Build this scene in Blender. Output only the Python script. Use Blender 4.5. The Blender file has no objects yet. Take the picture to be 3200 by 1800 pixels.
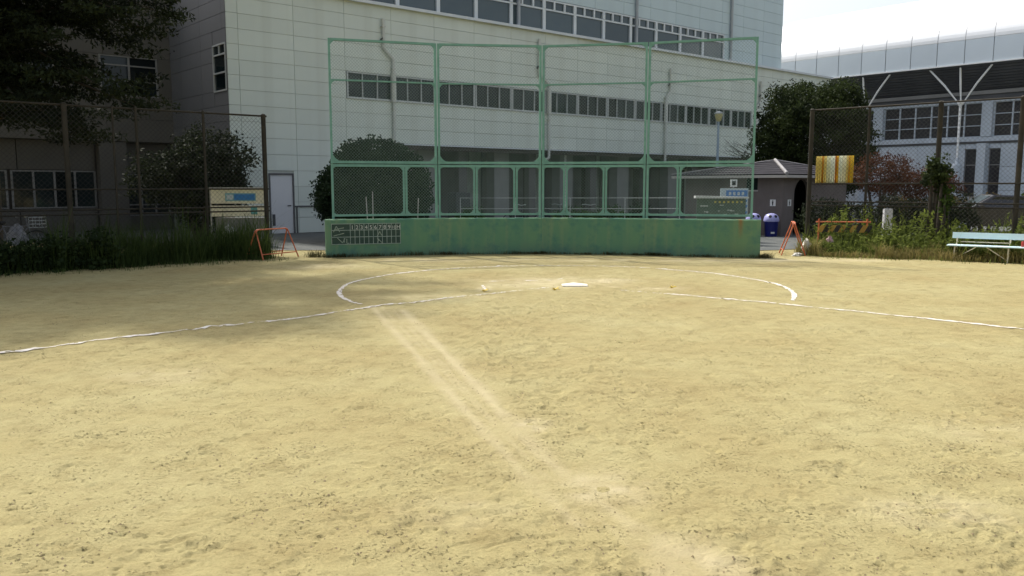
import bpy, math, random
import numpy as np
from mathutils import Vector, Matrix

R = math.radians
random.seed(7)
rng = np.random.default_rng(11)
scene = bpy.context.scene
COL = scene.collection

# ------------------------------------------------------------------ camera, sky, sun, exposure
cam_d = bpy.data.cameras.new('camera')
cam = bpy.data.objects.new('camera', cam_d)
COL.objects.link(cam)
cam.location = (0, 0, 1.7)
cam.rotation_euler = (R(90 - 7.0165), 0, 0)
cam_d.sensor_width = 36
cam_d.lens = 29.25
cam_d.clip_end = 3000
scene.camera = cam

SUN_AZ = Vector((-0.64, 0.768, 0)).normalized()     # horizontal direction towards the sun
SUN_EL = R(51)
world = bpy.data.worlds.new('World')
scene.world = world
world.use_nodes = True
wn = world.node_tree
bg = wn.nodes['Background']
sky = wn.nodes.new('ShaderNodeTexSky')
sky.sky_type = 'NISHITA'
sky.sun_disc = False
sky.sun_elevation = SUN_EL
sky.sun_rotation = math.atan2(SUN_AZ.x, SUN_AZ.y)
sky.air_density = 1.0
sky.dust_density = 5.0
sky.ozone_density = 1.0
hsv = wn.nodes.new('ShaderNodeHueSaturation')
hsv.inputs['Saturation'].default_value = 0.5
wn.links.new(sky.outputs['Color'], hsv.inputs['Color'])
wn.links.new(hsv.outputs['Color'], bg.inputs['Color'])
bg.inputs['Strength'].default_value = 0.15

sun_d = bpy.data.lights.new('sun', 'SUN')
sun_d.energy = 2.7
sun_d.angle = R(1.8)
sun_d.color = (1.0, 0.95, 0.86)
sun = bpy.data.objects.new('sun', sun_d)
COL.objects.link(sun)
sdir = Vector((SUN_AZ.x * math.cos(SUN_EL), SUN_AZ.y * math.cos(SUN_EL), math.sin(SUN_EL)))
sun.rotation_euler = (-sdir).to_track_quat('-Z', 'Y').to_euler()

scene.view_settings.view_transform = 'Standard'
scene.view_settings.look = 'None'
scene.view_settings.gamma = 1.0
scene.view_settings.exposure = 0.75
scene.render.engine = 'CYCLES'
scene.cycles.max_bounces = 6
scene.cycles.transparent_max_bounces = 6

# ------------------------------------------------------------------ materials
MATS = {}
def mat(name, c1, c2=None, scale=4.0, rough=0.8, metal=0.0, bump=0.0, bscale=None, spec=0.5, detail=4.0,
        rand=0.0, streak=None, coords='Object', wear=None):
    """noise-mixed base colour, optional bump, optional per-object tint, vertical streaks and worn spots"""
    if name in MATS:
        return MATS[name]
    m = bpy.data.materials.new(name)
    m.use_nodes = True
    nt = m.node_tree
    N, L = nt.nodes, nt.links
    b = N['Principled BSDF']
    b.inputs['Roughness'].default_value = rough
    b.inputs['Metallic'].default_value = metal
    b.inputs['Specular IOR Level'].default_value = spec
    tc = N.new('ShaderNodeTexCoord')
    col = None
    if c2 is not None:
        nz = N.new('ShaderNodeTexNoise')
        nz.inputs['Scale'].default_value = scale
        nz.inputs['Detail'].default_value = detail
        L.new(tc.outputs[coords], nz.inputs['Vector'])
        rp = N.new('ShaderNodeValToRGB')
        rp.color_ramp.elements[0].position = 0.33
        rp.color_ramp.elements[1].position = 0.67
        rp.color_ramp.elements[0].color = (*c1, 1)
        rp.color_ramp.elements[1].color = (*c2, 1)
        L.new(nz.outputs['Fac'], rp.inputs['Fac'])
        col = rp.outputs['Color']
    else:
        rgb = N.new('ShaderNodeRGB')
        rgb.outputs[0].default_value = (*c1, 1)
        col = rgb.outputs[0]
    if streak is not None:
        sc, cs, amt = streak
        mp = N.new('ShaderNodeMapping')
        mp.inputs['Scale'].default_value = (sc, sc, sc * 0.06)
        L.new(tc.outputs[coords], mp.inputs['Vector'])
        nz = N.new('ShaderNodeTexNoise')
        nz.inputs['Scale'].default_value = 1.0
        nz.inputs['Detail'].default_value = 6
        L.new(mp.outputs['Vector'], nz.inputs['Vector'])
        mr = N.new('ShaderNodeMapRange')
        mr.inputs['From Min'].default_value = 0.5
        mr.inputs['From Max'].default_value = 0.78
        mr.inputs['To Max'].default_value = amt
        L.new(nz.outputs['Fac'], mr.inputs['Value'])
        mx = N.new('ShaderNodeMix')
        mx.data_type = 'RGBA'
        L.new(mr.outputs['Result'], mx.inputs[0])
        L.new(col, mx.inputs[6])
        mx.inputs[7].default_value = (*cs, 1)
        col = mx.outputs[2]
    if wear is not None:
        ws, wc, lo, hi = wear
        nz = N.new('ShaderNodeTexNoise')
        nz.inputs['Scale'].default_value = ws
        nz.inputs['Detail'].default_value = 8
        nz.inputs['Roughness'].default_value = 0.7
        L.new(tc.outputs[coords], nz.inputs['Vector'])
        mr = N.new('ShaderNodeMapRange')
        mr.inputs['From Min'].default_value = lo
        mr.inputs['From Max'].default_value = hi
        L.new(nz.outputs['Fac'], mr.inputs['Value'])
        mx = N.new('ShaderNodeMix')
        mx.data_type = 'RGBA'
        L.new(mr.outputs['Result'], mx.inputs[0])
        L.new(col, mx.inputs[6])
        mx.inputs[7].default_value = (*wc, 1)
        col = mx.outputs[2]
    if rand > 0:
        oi = N.new('ShaderNodeObjectInfo')
        mr = N.new('ShaderNodeMapRange')
        mr.inputs['To Min'].default_value = 1 - rand
        mr.inputs['To Max'].default_value = 1 + rand
        L.new(oi.outputs['Random'], mr.inputs['Value'])
        h = N.new('ShaderNodeHueSaturation')
        L.new(mr.outputs['Result'], h.inputs['Value'])
        L.new(col, h.inputs['Color'])
        col = h.outputs['Color']
    L.new(col, b.inputs['Base Color'])
    if bump > 0:
        nb = N.new('ShaderNodeTexNoise')
        nb.inputs['Scale'].default_value = bscale or scale * 6
        nb.inputs['Detail'].default_value = 6
        L.new(tc.outputs[coords], nb.inputs['Vector'])
        bp = N.new('ShaderNodeBump')
        bp.inputs['Strength'].default_value = bump
        bp.inputs['Distance'].default_value = 0.02
        L.new(nb.outputs['Fac'], bp.inputs['Height'])
        L.new(bp.outputs['Normal'], b.inputs['Normal'])
    MATS[name] = m
    return m

def leafmat(name, c1, c2, scale=1.2, trans=0.35, rough=0.55):
    if name in MATS:
        return MATS[name]
    m = bpy.data.materials.new(name)
    m.use_nodes = True
    N, L = m.node_tree.nodes, m.node_tree.links
    b = N['Principled BSDF']
    b.inputs['Roughness'].default_value = 0.75
    b.inputs['Specular IOR Level'].default_value = 0.12
    at_ = N.new('ShaderNodeAttribute')
    at_.attribute_name = 'tint'
    tc = N.new('ShaderNodeTexCoord')
    nz = N.new('ShaderNodeTexNoise')
    nz.inputs['Scale'].default_value = scale
    nz.inputs['Detail'].default_value = 3
    L.new(tc.outputs['Object'], nz.inputs['Vector'])
    ad = N.new('ShaderNodeMath')
    ad.operation = 'MULTIPLY_ADD'
    ad.inputs[1].default_value = 0.55
    L.new(at_.outputs['Fac'], ad.inputs[0])
    m2 = N.new('ShaderNodeMath')
    m2.operation = 'MULTIPLY_ADD'
    m2.inputs[1].default_value = 1.2
    m2.inputs[2].default_value = -0.38
    L.new(nz.outputs['Fac'], m2.inputs[0])
    L.new(m2.outputs[0], ad.inputs[2])
    rp = N.new('ShaderNodeValToRGB')
    rp.color_ramp.elements[0].position = 0.1
    rp.color_ramp.elements[1].position = 0.9
    rp.color_ramp.elements[0].color = (*c1, 1)
    rp.color_ramp.elements[1].color = (*c2, 1)
    L.new(ad.outputs[0], rp.inputs['Fac'])
    L.new(rp.outputs['Color'], b.inputs['Base Color'])
    tr = N.new('ShaderNodeBsdfTranslucent')
    L.new(rp.outputs['Color'], tr.inputs['Color'])
    ms = N.new('ShaderNodeMixShader')
    ms.inputs[0].default_value = trans
    L.new(b.outputs[0], ms.inputs[1])
    L.new(tr.outputs[0], ms.inputs[2])
    L.new(ms.outputs[0], N['Material Output'].inputs['Surface'])
    MATS[name] = m
    return m

# ------------------------------------------------------------------ object helpers
def tag(o, label=None, cat=None, group=None, kind=None):
    if label: o['label'] = label
    if cat: o['category'] = cat
    if group: o['group'] = group
    if kind: o['kind'] = kind
    return o

def thing(name, label, cat, loc=(0, 0, 0), rz=0.0, group=None):
    o = bpy.data.objects.new(name, None)
    COL.objects.link(o)
    o.location = loc
    o.rotation_euler = (0, 0, rz)
    o.empty_display_size = 0.2
    return tag(o, label, cat, group)

def link(name, me, parent=None, loc=(0, 0, 0), rot=(0, 0, 0), m=None):
    if m is not None and not me.materials:
        me.materials.append(m)
    o = bpy.data.objects.new(name, me)
    COL.objects.link(o)
    o.parent = parent
    o.location = loc
    o.rotation_euler = rot
    return o

class MB:
    """collects boxes, tubes and prisms into one mesh"""
    def __init__(self):
        self.v, self.f, self.sm = [], [], []
    def add(self, vs, fs, smooth=False):
        n = len(self.v)
        self.v += [tuple(p) for p in vs]
        self.f += [tuple(i + n for i in q) for q in fs]
        self.sm += [smooth] * len(fs)
        return self
    def box(self, x0, x1, y0, y1, z0, z1, mtx=None):
        vs = [Vector((x, y, z)) for x in (x0, x1) for y in (y0, y1) for z in (z0, z1)]
        if mtx is not None:
            vs = [mtx @ v for v in vs]
        return self.add(vs, [(0, 1, 3, 2), (4, 6, 7, 5), (0, 4, 5, 1), (2, 3, 7, 6), (0, 2, 6, 4), (1, 5, 7, 3)])
    def tube(self, p0, p1, r0, r1=None, n=8, smooth=True, caps=True):
        p0, p1 = Vector(p0), Vector(p1)
        r1 = r0 if r1 is None else r1
        d = (p1 - p0)
        if d.length < 1e-6:
            return self
        d.normalize()
        a = d.orthogonal().normalized()
        b = d.cross(a)
        vs = []
        for p, r in ((p0, r0), (p1, r1)):
            for i in range(n):
                t = 2 * math.pi * i / n
                vs.append(p + (a * math.cos(t) + b * math.sin(t)) * r)
        fs = [(i, (i + 1) % n, n + (i + 1) % n, n + i) for i in range(n)]
        self.add(vs, fs, smooth)
        if caps:
            self.add(vs[:n], [tuple(range(n))[::-1]])
            self.add(vs[n:], [tuple(range(n))])
        return self
    def path(self, pts, r, n=8):
        pts = [Vector(p) for p in pts]
        rs = r if isinstance(r, (list, tuple)) else [r] * len(pts)
        rings = []
        a = None
        for i, p in enumerate(pts):
            d = (pts[min(i + 1, len(pts) - 1)] - pts[max(i - 1, 0)]).normalized()
            if a is None:
                a = d.orthogonal().normalized()
            a = (a - d * a.dot(d)).normalized()
            b = d.cross(a)
            rings.append([p + (a * math.cos(2 * math.pi * k / n) + b * math.sin(2 * math.pi * k / n)) * rs[i] for k in range(n)])
        vs = [q for ring in rings for q in ring]
        fs = []
        for i in range(len(pts) - 1):
            for k in range(n):
                fs.append((i * n + k, i * n + (k + 1) % n, (i + 1) * n + (k + 1) % n, (i + 1) * n + k))
        self.add(vs, fs, True)
        self.add(rings[0], [tuple(range(n))[::-1]])
        self.add(rings[-1], [tuple(range(n))])
        return self
    def lathe(self, prof, c=(0, 0, 0), n=20, smooth=True):
        vs = []
        for r, z in prof:
            for i in range(n):
                t = 2 * math.pi * i / n
                vs.append((c[0] + r * math.cos(t), c[1] + r * math.sin(t), c[2] + z))
        fs = []
        for j in range(len(prof) - 1):
            for i in range(n):
                fs.append((j * n + i, j * n + (i + 1) % n, (j + 1) * n + (i + 1) % n, (j + 1) * n + i))
        self.add(vs, fs, smooth)
        self.add(vs[:n], [tuple(range(n))[::-1]])
        self.add(vs[-n:], [tuple(range(n))])
        return self
    def prism(self, poly, y0, y1):
        """polygon in XZ extruded along Y"""
        n = len(poly)
        vs = [(x, y0, z) for x, z in poly] + [(x, y1, z) for x, z in poly]
        fs = [tuple(range(n)), tuple(range(2 * n - 1, n - 1, -1))]
        fs += [(i, i + n, (i + 1) % n + n, (i + 1) % n) for i in range(n)]
        return self.add(vs, fs)
    def torus(self, c, rad, r, axis='y', n=24, k=6):
        vs, fs = [], []
        for i in range(n):
            t = 2 * math.pi * i / n
            for j in range(k):
                s = 2 * math.pi * j / k
                q = rad + r * math.cos(s)
                h = r * math.sin(s)
                if axis == 'y':
                    vs.append((c[0] + q * math.cos(t), c[1] + h, c[2] + q * math.sin(t)))
                else:
                    vs.append((c[0] + h, c[1] + q * math.cos(t), c[2] + q * math.sin(t)))
        for i in range(n):
            for j in range(k):
                fs.append((i * k + j, ((i + 1) % n) * k + j, ((i + 1) % n) * k + (j + 1) % k, i * k + (j + 1) % k))
        return self.add(vs, fs, True)
    def mesh(self, name, m):
        me = bpy.data.meshes.new(name)
        me.from_pydata(self.v, [], self.f)
        me.polygons.foreach_set('use_smooth', self.sm)
        me.update()
        me.materials.append(m)
        return me
    def build(self, name, m, parent=None, loc=(0, 0, 0), rot=(0, 0, 0)):
        return link(name, self.mesh(name, m), parent, loc, rot)

_boxes = {}
def piece(name, dims, loc, m, parent, rot=(0, 0, 0), bevel=0.0):
    """one box-shaped piece, mesh data shared by size and material; loc is the min corner"""
    key = (tuple(round(d, 3) for d in dims), m.name, bevel)
    if key not in _boxes:
        dx, dy, dz = dims
        if bevel > 0:
            e = bevel
            mb = MB()
            vs = []
            for z, k in ((0, e), (e, 0), (dz - e, 0), (dz, e)):
                vs += [(k, k, z), (dx - k, k, z), (dx - k, dy - k, z), (k, dy - k, z)]
            fs = [(3, 2, 1, 0), (12, 13, 14, 15)]
            for j in range(3):
                for i in range(4):
                    fs.append((j * 4 + i, j * 4 + (i + 1) % 4, (j + 1) * 4 + (i + 1) % 4, (j + 1) * 4 + i))
            mb.add(vs, fs)
            _boxes[key] = mb.mesh(name, m)
        else:
            _boxes[key] = MB().box(0, dx, 0, dy, 0, dz).mesh(name, m)
    return link(name, _boxes[key], parent, loc, rot)

def np_mesh(name, V, F, m, attr=None, smooth=False):
    """V (n,3), F (k,4) or (k,3)"""
    me = bpy.data.meshes.new(name)
    V = np.asarray(V, dtype=np.float32)
    F = np.asarray(F, dtype=np.int32)
    k = F.shape[1]
    me.vertices.add(len(V))
    me.vertices.foreach_set('co', V.ravel())
    me.loops.add(F.size)
    me.loops.foreach_set('vertex_index', F.ravel())
    me.polygons.add(len(F))
    me.polygons.foreach_set('loop_start', np.arange(0, F.size, k, dtype=np.int32))
    me.polygons.foreach_set('loop_total', np.full(len(F), k, dtype=np.int32))
    if smooth:
        me.polygons.foreach_set('use_smooth', np.ones(len(F), dtype=bool))
    me.update(calc_edges=True)
    if attr is not None:
        for nm, arr in attr.items():
            a = me.attributes.new(nm, 'FLOAT', 'POINT')
            a.data.foreach_set('value', np.asarray(arr, dtype=np.float32))
    me.materials.append(m)
    return me

def unit(a):
    return a / np.maximum(np.linalg.norm(a, axis=-1, keepdims=True), 1e-9)

def leaf_arrays(P, length, width, up=0.0, seed=0, axis=None, tint=None):
    """rhombic leaves at the points P; up > 0 flattens them towards horizontal"""
    g = np.random.default_rng(seed)
    n = len(P)
    d = unit(g.normal(size=(n, 3))) if axis is None else unit(axis + 0.35 * g.normal(size=(n, 3)))
    nn = unit(g.normal(size=(n, 3)) + np.array([0, 0, up]))
    s = unit(np.cross(d, nn))
    d = unit(np.cross(nn, s)) if up > 0 and axis is None else d
    L = (length * g.uniform(0.6, 1.3, n))[:, None]
    Wd = (width * g.uniform(0.6, 1.3, n))[:, None]
    V = np.stack([P - d * L * 0.5, P + s * Wd * 0.5 + d * L * 0.05, P + d * L * 0.5, P - s * Wd * 0.5 + d * L * 0.05], 1).reshape(-1, 3)
    F = np.arange(4 * n).reshape(n, 4)
    t = g.uniform(0, 1, n) if tint is None else np.clip(tint + g.normal(0, 0.12, n), 0, 1)
    return V, F, np.repeat(t, 4)

def clumps(centers, per, radius, flat=1.0, seed=0):
    g = np.random.default_rng(seed)
    n = len(centers)
    off = unit(g.normal(size=(n, per, 3))) * (g.uniform(0, 1, (n, per, 1)) ** 0.5)
    rad = radius * g.uniform(0.6, 1.3, (n, 1, 1))
    off = off * rad * np.array([1, 1, flat])
    P = (centers[:, None, :] + off).reshape(-1, 3)
    tint = np.repeat(g.uniform(0, 1, n), per)
    return P, tint

def foliage(name, P, length, width, m, parent=None, up=0.0, seed=0, tint=None, loc=(0, 0, 0)):
    V, F, t = leaf_arrays(np.asarray(P), length, width, up, seed, tint=tint)
    return link(name, np_mesh(name, V, F, m, {'tint': t}), parent, loc)

def lattice(shape_seed, n=64):
    return np.random.default_rng(shape_seed).uniform(-1, 1, (n, n))

def vnoise(x, y, cell, seed, n=64):
    T = lattice(seed, n)
    fx, fy = x / cell, y / cell
    ix, iy = np.floor(fx).astype(int), np.floor(fy).astype(int)
    tx, ty = fx - ix, fy - iy
    tx = tx * tx * (3 - 2 * tx)
    ty = ty * ty * (3 - 2 * ty)
    a = T[ix % n, iy % n]; b = T[(ix + 1) % n, iy % n]
    c = T[ix % n, (iy + 1) % n]; d = T[(ix + 1) % n, (iy + 1) % n]
    return (a * (1 - tx) + b * tx) * (1 - ty) + (c * (1 - tx) + d * tx) * ty

# ------------------------------------------------------------------ ground: one sheet of trodden sandy soil
def spacing(a, b, fn):
    out = [a]
    while out[-1] < b:
        out.append(out[-1] + fn(out[-1]))
    return out
xs_in = spacing(0, 3.4, lambda x: 0.0145)
xs_mid = spacing(xs_in[-1], 16, lambda x: 0.0145 + (x - 3.4) * 0.010)[1:]
xs_out = spacing(xs_mid[-1], 900, lambda x: (x - 14) * 0.45)[1:]
xp = xs_in + xs_mid + xs_out
GX = np.array([-v for v in xp[:0:-1]] + xp)
ys = spacing(2.9, 24, lambda y: 0.0095 + max(0, y - 3) * 0.0026)
ys += spacing(ys[-1], 1500, lambda y: (y - 22) * 0.4)[1:]
ys = [-600, -120, -30, -8, -2, 0, 1, 2, 2.5] + ys
GY = np.array(ys)
XX, YY = np.meshgrid(GX, GY, indexing='ij')
fx, fy = XX.ravel(), YY.ravel()
near = np.clip((22.0 - fy) / 2.0, 0, 1) * np.clip((16 - np.abs(fx)) / 3, 0, 1)
Z = (0.009 * vnoise(fx, fy, 0.9, 1) + 0.0038 * vnoise(fx, fy, 0.31, 2) + 0.0052 * vnoise(fx + 3, fy, 0.13, 3)
     + 0.0046 * vnoise(fx, fy + 5, 0.060, 4) + 0.0030 * vnoise(fx + 1, fy, 0.034, 6))
rough_zone = np.clip(0.45 + 0.9 * vnoise(fx, fy, 1.7, 9) + 0.5 * vnoise(fx, fy, 0.6, 10), 0.12, 1.4)
Z = (Z * (0.35 + 1.0 * rough_zone ** 1.5)).reshape(XX.shape)
dust = np.zeros(XX.shape)

def stamp(cx, cy, ang, lx, ly, depth, rim, pw=2.0):
    r = max(lx, ly) * 1.6
    i0, i1 = np.searchsorted(GX, (cx - r, cx + r))
    j0, j1 = np.searchsorted(GY, (cy - r, cy + r))
    if i1 <= i0 or j1 <= j0:
        return
    X = XX[i0:i1, j0:j1] - cx
    Y = YY[i0:i1, j0:j1] - cy
    ca, sa = math.cos(ang), math.sin(ang)
    a = (X * ca + Y * sa) / lx
    b = (-X * sa + Y * ca) / ly
    d = np.sqrt(a * a + b * b)
    Z[i0:i1, j0:j1] += -depth * np.exp(-(d ** pw) * 1.6) + rim * np.exp(-((d - 1.15) / 0.28) ** 2)

rs = random.Random(5)
def rpt():
    y = 2.9 + 17 * rs.random() ** 1.25
    return rs.uniform(-0.75 * y, 0.75 * y), y
# shoe prints: sole and heel with cleat pits, in groups
for k in range(520):
    x, y = rpt()
    a0 = rs.uniform(0, 6.28)
    for j in range(rs.choice((1, 1, 2, 3, 4))):
        a = a0 + rs.gauss(0, 0.5)
        px_, py_ = x + rs.gauss(0, 0.28), y + rs.gauss(0, 0.28)
        dp = rs.uniform(0.003, 0.008)
        stamp(px_, py_, a, 0.085, 0.045, dp, dp * 0.45, 4)
        stamp(px_ - 0.15 * math.cos(a), py_ - 0.15 * math.sin(a), a, 0.04, 0.036, dp * 1.1, dp * 0.4, 4)
        if y < 11:
            for c in range(rs.randint(3, 8)):
                stamp(px_ + rs.uniform(-.18, .08) * math.cos(a) + rs.uniform(-.04, .04), py_ + rs.uniform(-.18, .08) * math.sin(a) + rs.uniform(-.04, .04),
                      rs.uniform(0, 3), rs.uniform(.008, .016), rs.uniform(.007, .012), rs.uniform(0.006, 0.013), 0.002)
# clustered cleat pits and kicked-up clods
for k in range(620):
    x, y = rpt()
    sp_ = rs.uniform(.05, .2)
    big = 1 + .05 * max(0, y - 6)
    for j in range(rs.randint(4, 34)):
        stamp(x + rs.gauss(0, sp_ * 1.3), y + rs.gauss(0, sp_), rs.uniform(0, 3), rs.uniform(.008, .021) * big, rs.uniform(.007, .013) * big,
              rs.choice((1, 1, -0.6)) * rs.uniform(0.009, 0.019) * big, 0.002)
# scrape marks
for k in range(160):
    x, y = rpt()
    a = rs.gauss(0.5, 0.7)
    stamp(x, y, a, rs.uniform(.08, .30), rs.uniform(.010, .022), rs.uniform(0.004, 0.009), 0.003, 3)
Z = Z * near.reshape(XX.shape)

def seg_dist(X, Y, pts):
    best = np.full(X.shape, 1e9)
    for (ax, ay), (bx, by) in zip(pts[:-1], pts[1:]):
        vx, vy = bx - ax, by - ay
        t = np.clip(((X - ax) * vx + (Y - ay) * vy) / (vx * vx + vy * vy), 0, 1)
        best = np.minimum(best, np.hypot(X - ax - t * vx, Y - ay - t * vy))
    return best
j1 = np.searchsorted(GY, 22); j0 = np.searchsorted(GY, 2.8)
i0, i1 = np.searchsorted(GX, (-9, 9))
SX, SY = XX[i0:i1, j0:j1], YY[i0:i1, j0:j1]
n1 = vnoise(SX.ravel(), SY.ravel(), .35, 21).reshape(SX.shape)
n2 = vnoise(SX.ravel(), SY.ravel(), .1, 22).reshape(SX.shape)
WOB = 0.05 * n1
trA = [(-1.95, 11.55), (-.92, 8.13), (-.33, 6.09), (.06, 4.79), (.34, 4.02)]
trB = [(-1.5, 11.3), (-.62, 8.13), (-.16, 6.44), (.2, 5.07), (.47, 4.35), (.70, 3.79), (.84, 3.3)]
d = np.zeros(SX.shape)
trC = [(x + .10, y + .06) for x, y in trA]; trD = [(x - .11, y - .05) for x, y in trB]
for tr, w, s in ((trA, .07, .85), (trB, .075, 1.0), (trC, .04, .6), (trD, .04, .6), ([(.5 * (a[0] + b[0]), .5 * (a[1] + b[1])) for a, b in zip(trA, trB)], .30, .22)):
    q = seg_dist(SX, SY, tr) + WOB
    d = np.maximum(d, s * np.exp(-(q / w) ** 2) * (0.75 + 0.45 * n1) * np.clip((SY - 2.2) / 4.5, .55, 1))
    Z[i0:i1, j0:j1] *= 1 - .75 * s * np.exp(-(q / (w * 1.2)) ** 2)
for cx, cy, rx, ry, s in ((.72, 14.7, 1.2, .8, .95), (1.35, 14.75, .8, .6, .9), (-.45, 13.75, .12, .35, 1.1), (2.5, 13.7, .4, .3, .8), (-4.05, 17.55, .75, .5, .8),
                          (-1.2, 12.6, .9, .3, .5), (.52, 4.5, .24, .36, .75), (.80, 3.55, .22, .3, .75), (-3.2, 7.4, .5, .35, .35), (2.2, 4.2, .4, .2, .45),
                          (-.2, 4.2, .3, .2, .4), (.13, 5.8, .13, .16, .85), (3.4, 5.6, .5, .3, .3)):
    e = np.hypot((SX - cx) / rx, (SY - cy) / ry) + 0.35 * n1
    d = np.maximum(d, s * np.exp(-e ** 2.5) * (0.75 + 0.6 * n2))
strip = np.exp(-((SY - (19.15 - .02 * np.abs(SX))) / .45) ** 2) * np.clip((SX + 4) / 1.5, 0, 1) * (.45 + .5 * n1)
d = np.maximum(d, strip)
dust[i0:i1, j0:j1] = np.clip(d, 0, 1)

def ground_z(x, y):
    i = int(np.clip(np.searchsorted(GX, x), 1, len(GX) - 1)); j = int(np.clip(np.searchsorted(GY, y), 1, len(GY) - 1))
    return float(max(Z[i, j], Z[i - 1, j], Z[i, j - 1], Z[i - 1, j - 1]))

def dirt_material():
    m = bpy.data.materials.new('trodden_soil')
    m.use_nodes = True
    N, L = m.node_tree.nodes, m.node_tree.links
    b = N['Principled BSDF']
    b.inputs['Roughness'].default_value = 0.95
    b.inputs['Specular IOR Level'].default_value = 0.15
    tc = N.new('ShaderNodeTexCoord')
    def noise(scale, detail=5, rough=.6):
        z = N.new('ShaderNodeTexNoise')
        z.inputs['Scale'].default_value = scale
        z.inputs['Detail'].default_value = detail
        z.inputs['Roughness'].default_value = rough
        L.new(tc.outputs['Object'], z.inputs['Vector'])
        return z.outputs['Fac']
    def ramp(fac, stops):
        r = N.new('ShaderNodeValToRGB')
        els = r.color_ramp.elements
        while len(els) < len(stops):
            els.new(0.5)
        for e, (p, c) in zip(els, stops):
            e.position = p
            e.color = (*c, 1)
        L.new(fac, r.inputs['Fac'])
        return r.outputs['Color']
    def mix(fac, a, c, mode='MIX'):
        x = N.new('ShaderNodeMix')
        x.data_type = 'RGBA'
        x.blend_type = mode
        if isinstance(fac, float): x.inputs[0].default_value = fac
        else: L.new(fac, x.inputs[0])
        L.new(a, x.inputs[6])
        if isinstance(c, tuple): x.inputs[7].default_value = (*c, 1)
        else: L.new(c, x.inputs[7])
        return x.outputs[2]
    c = ramp(noise(0.55, 6), [(.3, (.278, .228, .104)), (.5, (.306, .264, .125)), (.72, (.334, .299, .151))])
    c2 = ramp(noise(5, 8, .7), [(.3, (.82, .79, .75)), (.5, (1.02, 1.02, 1.02)), (.75, (1.16, 1.17, 1.17))])
    c = mix(1.0, c, c2, 'MULTIPLY')
    c3 = ramp(noise(60, 6, .75), [(.28, (.72, .70, .68)), (.5, (1, 1, 1)), (.72, (1.14, 1.14, 1.16))])
    c = mix(0.8, c, c3, 'MULTIPLY')
    sp = N.new('ShaderNodeTexVoronoi')
    sp.inputs['Scale'].default_value = 26
    L.new(tc.outputs['Object'], sp.inputs['Vector'])
    spk = ramp(sp.outputs['Distance'], [(0.05, (1, 1, 1)), (0.13, (0, 0, 0))])
    gate = ramp(noise(3.2, 3), [(.55, (0, 0, 0)), (.66, (1, 1, 1))])
    g2 = mix(1.0, spk, gate, 'MULTIPLY')
    dk = N.new('ShaderNodeMath'); dk.operation = 'MULTIPLY'; dk.inputs[1].default_value = 0.5
    L.new(g2, dk.inputs[0])
    c = mix(dk.outputs[0], c, (.12, .09, .05))
    at_ = N.new('ShaderNodeAttribute')
    at_.attribute_name = 'dust'
    hf = N.new('ShaderNodeMath'); hf.operation = 'MULTIPLY'; hf.inputs[1].default_value = .72
    L.new(at_.outputs['Fac'], hf.inputs[0])
    c = mix(hf.outputs[0], c, (.47, .405, .255))
    L.new(c, b.inputs['Base Color'])
    bn = N.new('ShaderNodeBump')
    bn.inputs['Strength'].default_value = 0.7
    bn.inputs['Distance'].default_value = 0.024
    L.new(noise(30, 9, .75), bn.inputs['Height'])
    pits = ramp(noise(44, 4, .6), [(.30, (0, 0, 0)), (.41, (1, 1, 1))])
    gate2 = ramp(noise(2.6, 6, .7), [(.49, (1, 1, 1)), (.62, (0, 0, 0))])
    hh = mix(1.0, pits, gate2, 'LIGHTEN')
    at2 = N.new('ShaderNodeAttribute')
    at2.attribute_name = 'dust'
    hh = mix(at2.outputs['Fac'], hh, (1, 1, 1))
    bn2 = N.new('ShaderNodeBump')
    bn2.inputs['Strength'].default_value = 1.0
    bn2.inputs['Distance'].default_value = 0.024
    L.new(hh, bn2.inputs['Height'])
    L.new(bn.outputs['Normal'], bn2.inputs['Normal'])
    L.new(bn2.outputs['Normal'], b.inputs['Normal'])
    return m
nx, ny = XX.shape
idx = np.arange(nx * ny).reshape(nx, ny)
F = np.stack([idx[:-1, :-1], idx[1:, :-1], idx[1:, 1:], idx[:-1, 1:]], -1).reshape(-1, 4)
gme = np_mesh('ground', np.stack([XX.ravel(), YY.ravel(), Z.ravel()], 1), F, dirt_material(), {'dust': dust.ravel()}, smooth=True)
tag(link('ground', gme), 'bare trodden sandy soil of the ball field', None, kind='structure')

asphalt = mat('asphalt', (.062, .070, .068), (.09, .098, .092), scale=3, rough=.9, bump=.3, bscale=80, wear=(1.2, (.16, .155, .135), .5, .75))
# paved yard behind the backstop, a sheet with an irregular sandy edge
edge = [(-30, 25.5), (-13, 25.0), (-9, 24.4), (-7.3, 22.6), (-6.2, 21.9), (-4.6, 21.9), (-2, 22.2), (1, 22.3), (4, 22.1), (6.0, 21.7), (6.8, 21.9), (7.6, 22.3), (9, 24), (14, 24.6), (40, 25)]
pv = MB()
vs, fs = [], []
for i, (x, y) in enumerate(edge):
    vs += [(x, y, .012), (x * 2.2 if abs(x) > 13 else x * 1.5, 120, .012)]
for i in range(len(edge) - 1):
    fs.append((2 * i, 2 * i + 2, 2 * i + 3, 2 * i + 1))
pv.add(vs, fs)
tag(pv.build('pavement', asphalt), 'grey asphalt yard behind the backstop', None, kind='structure')

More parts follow.
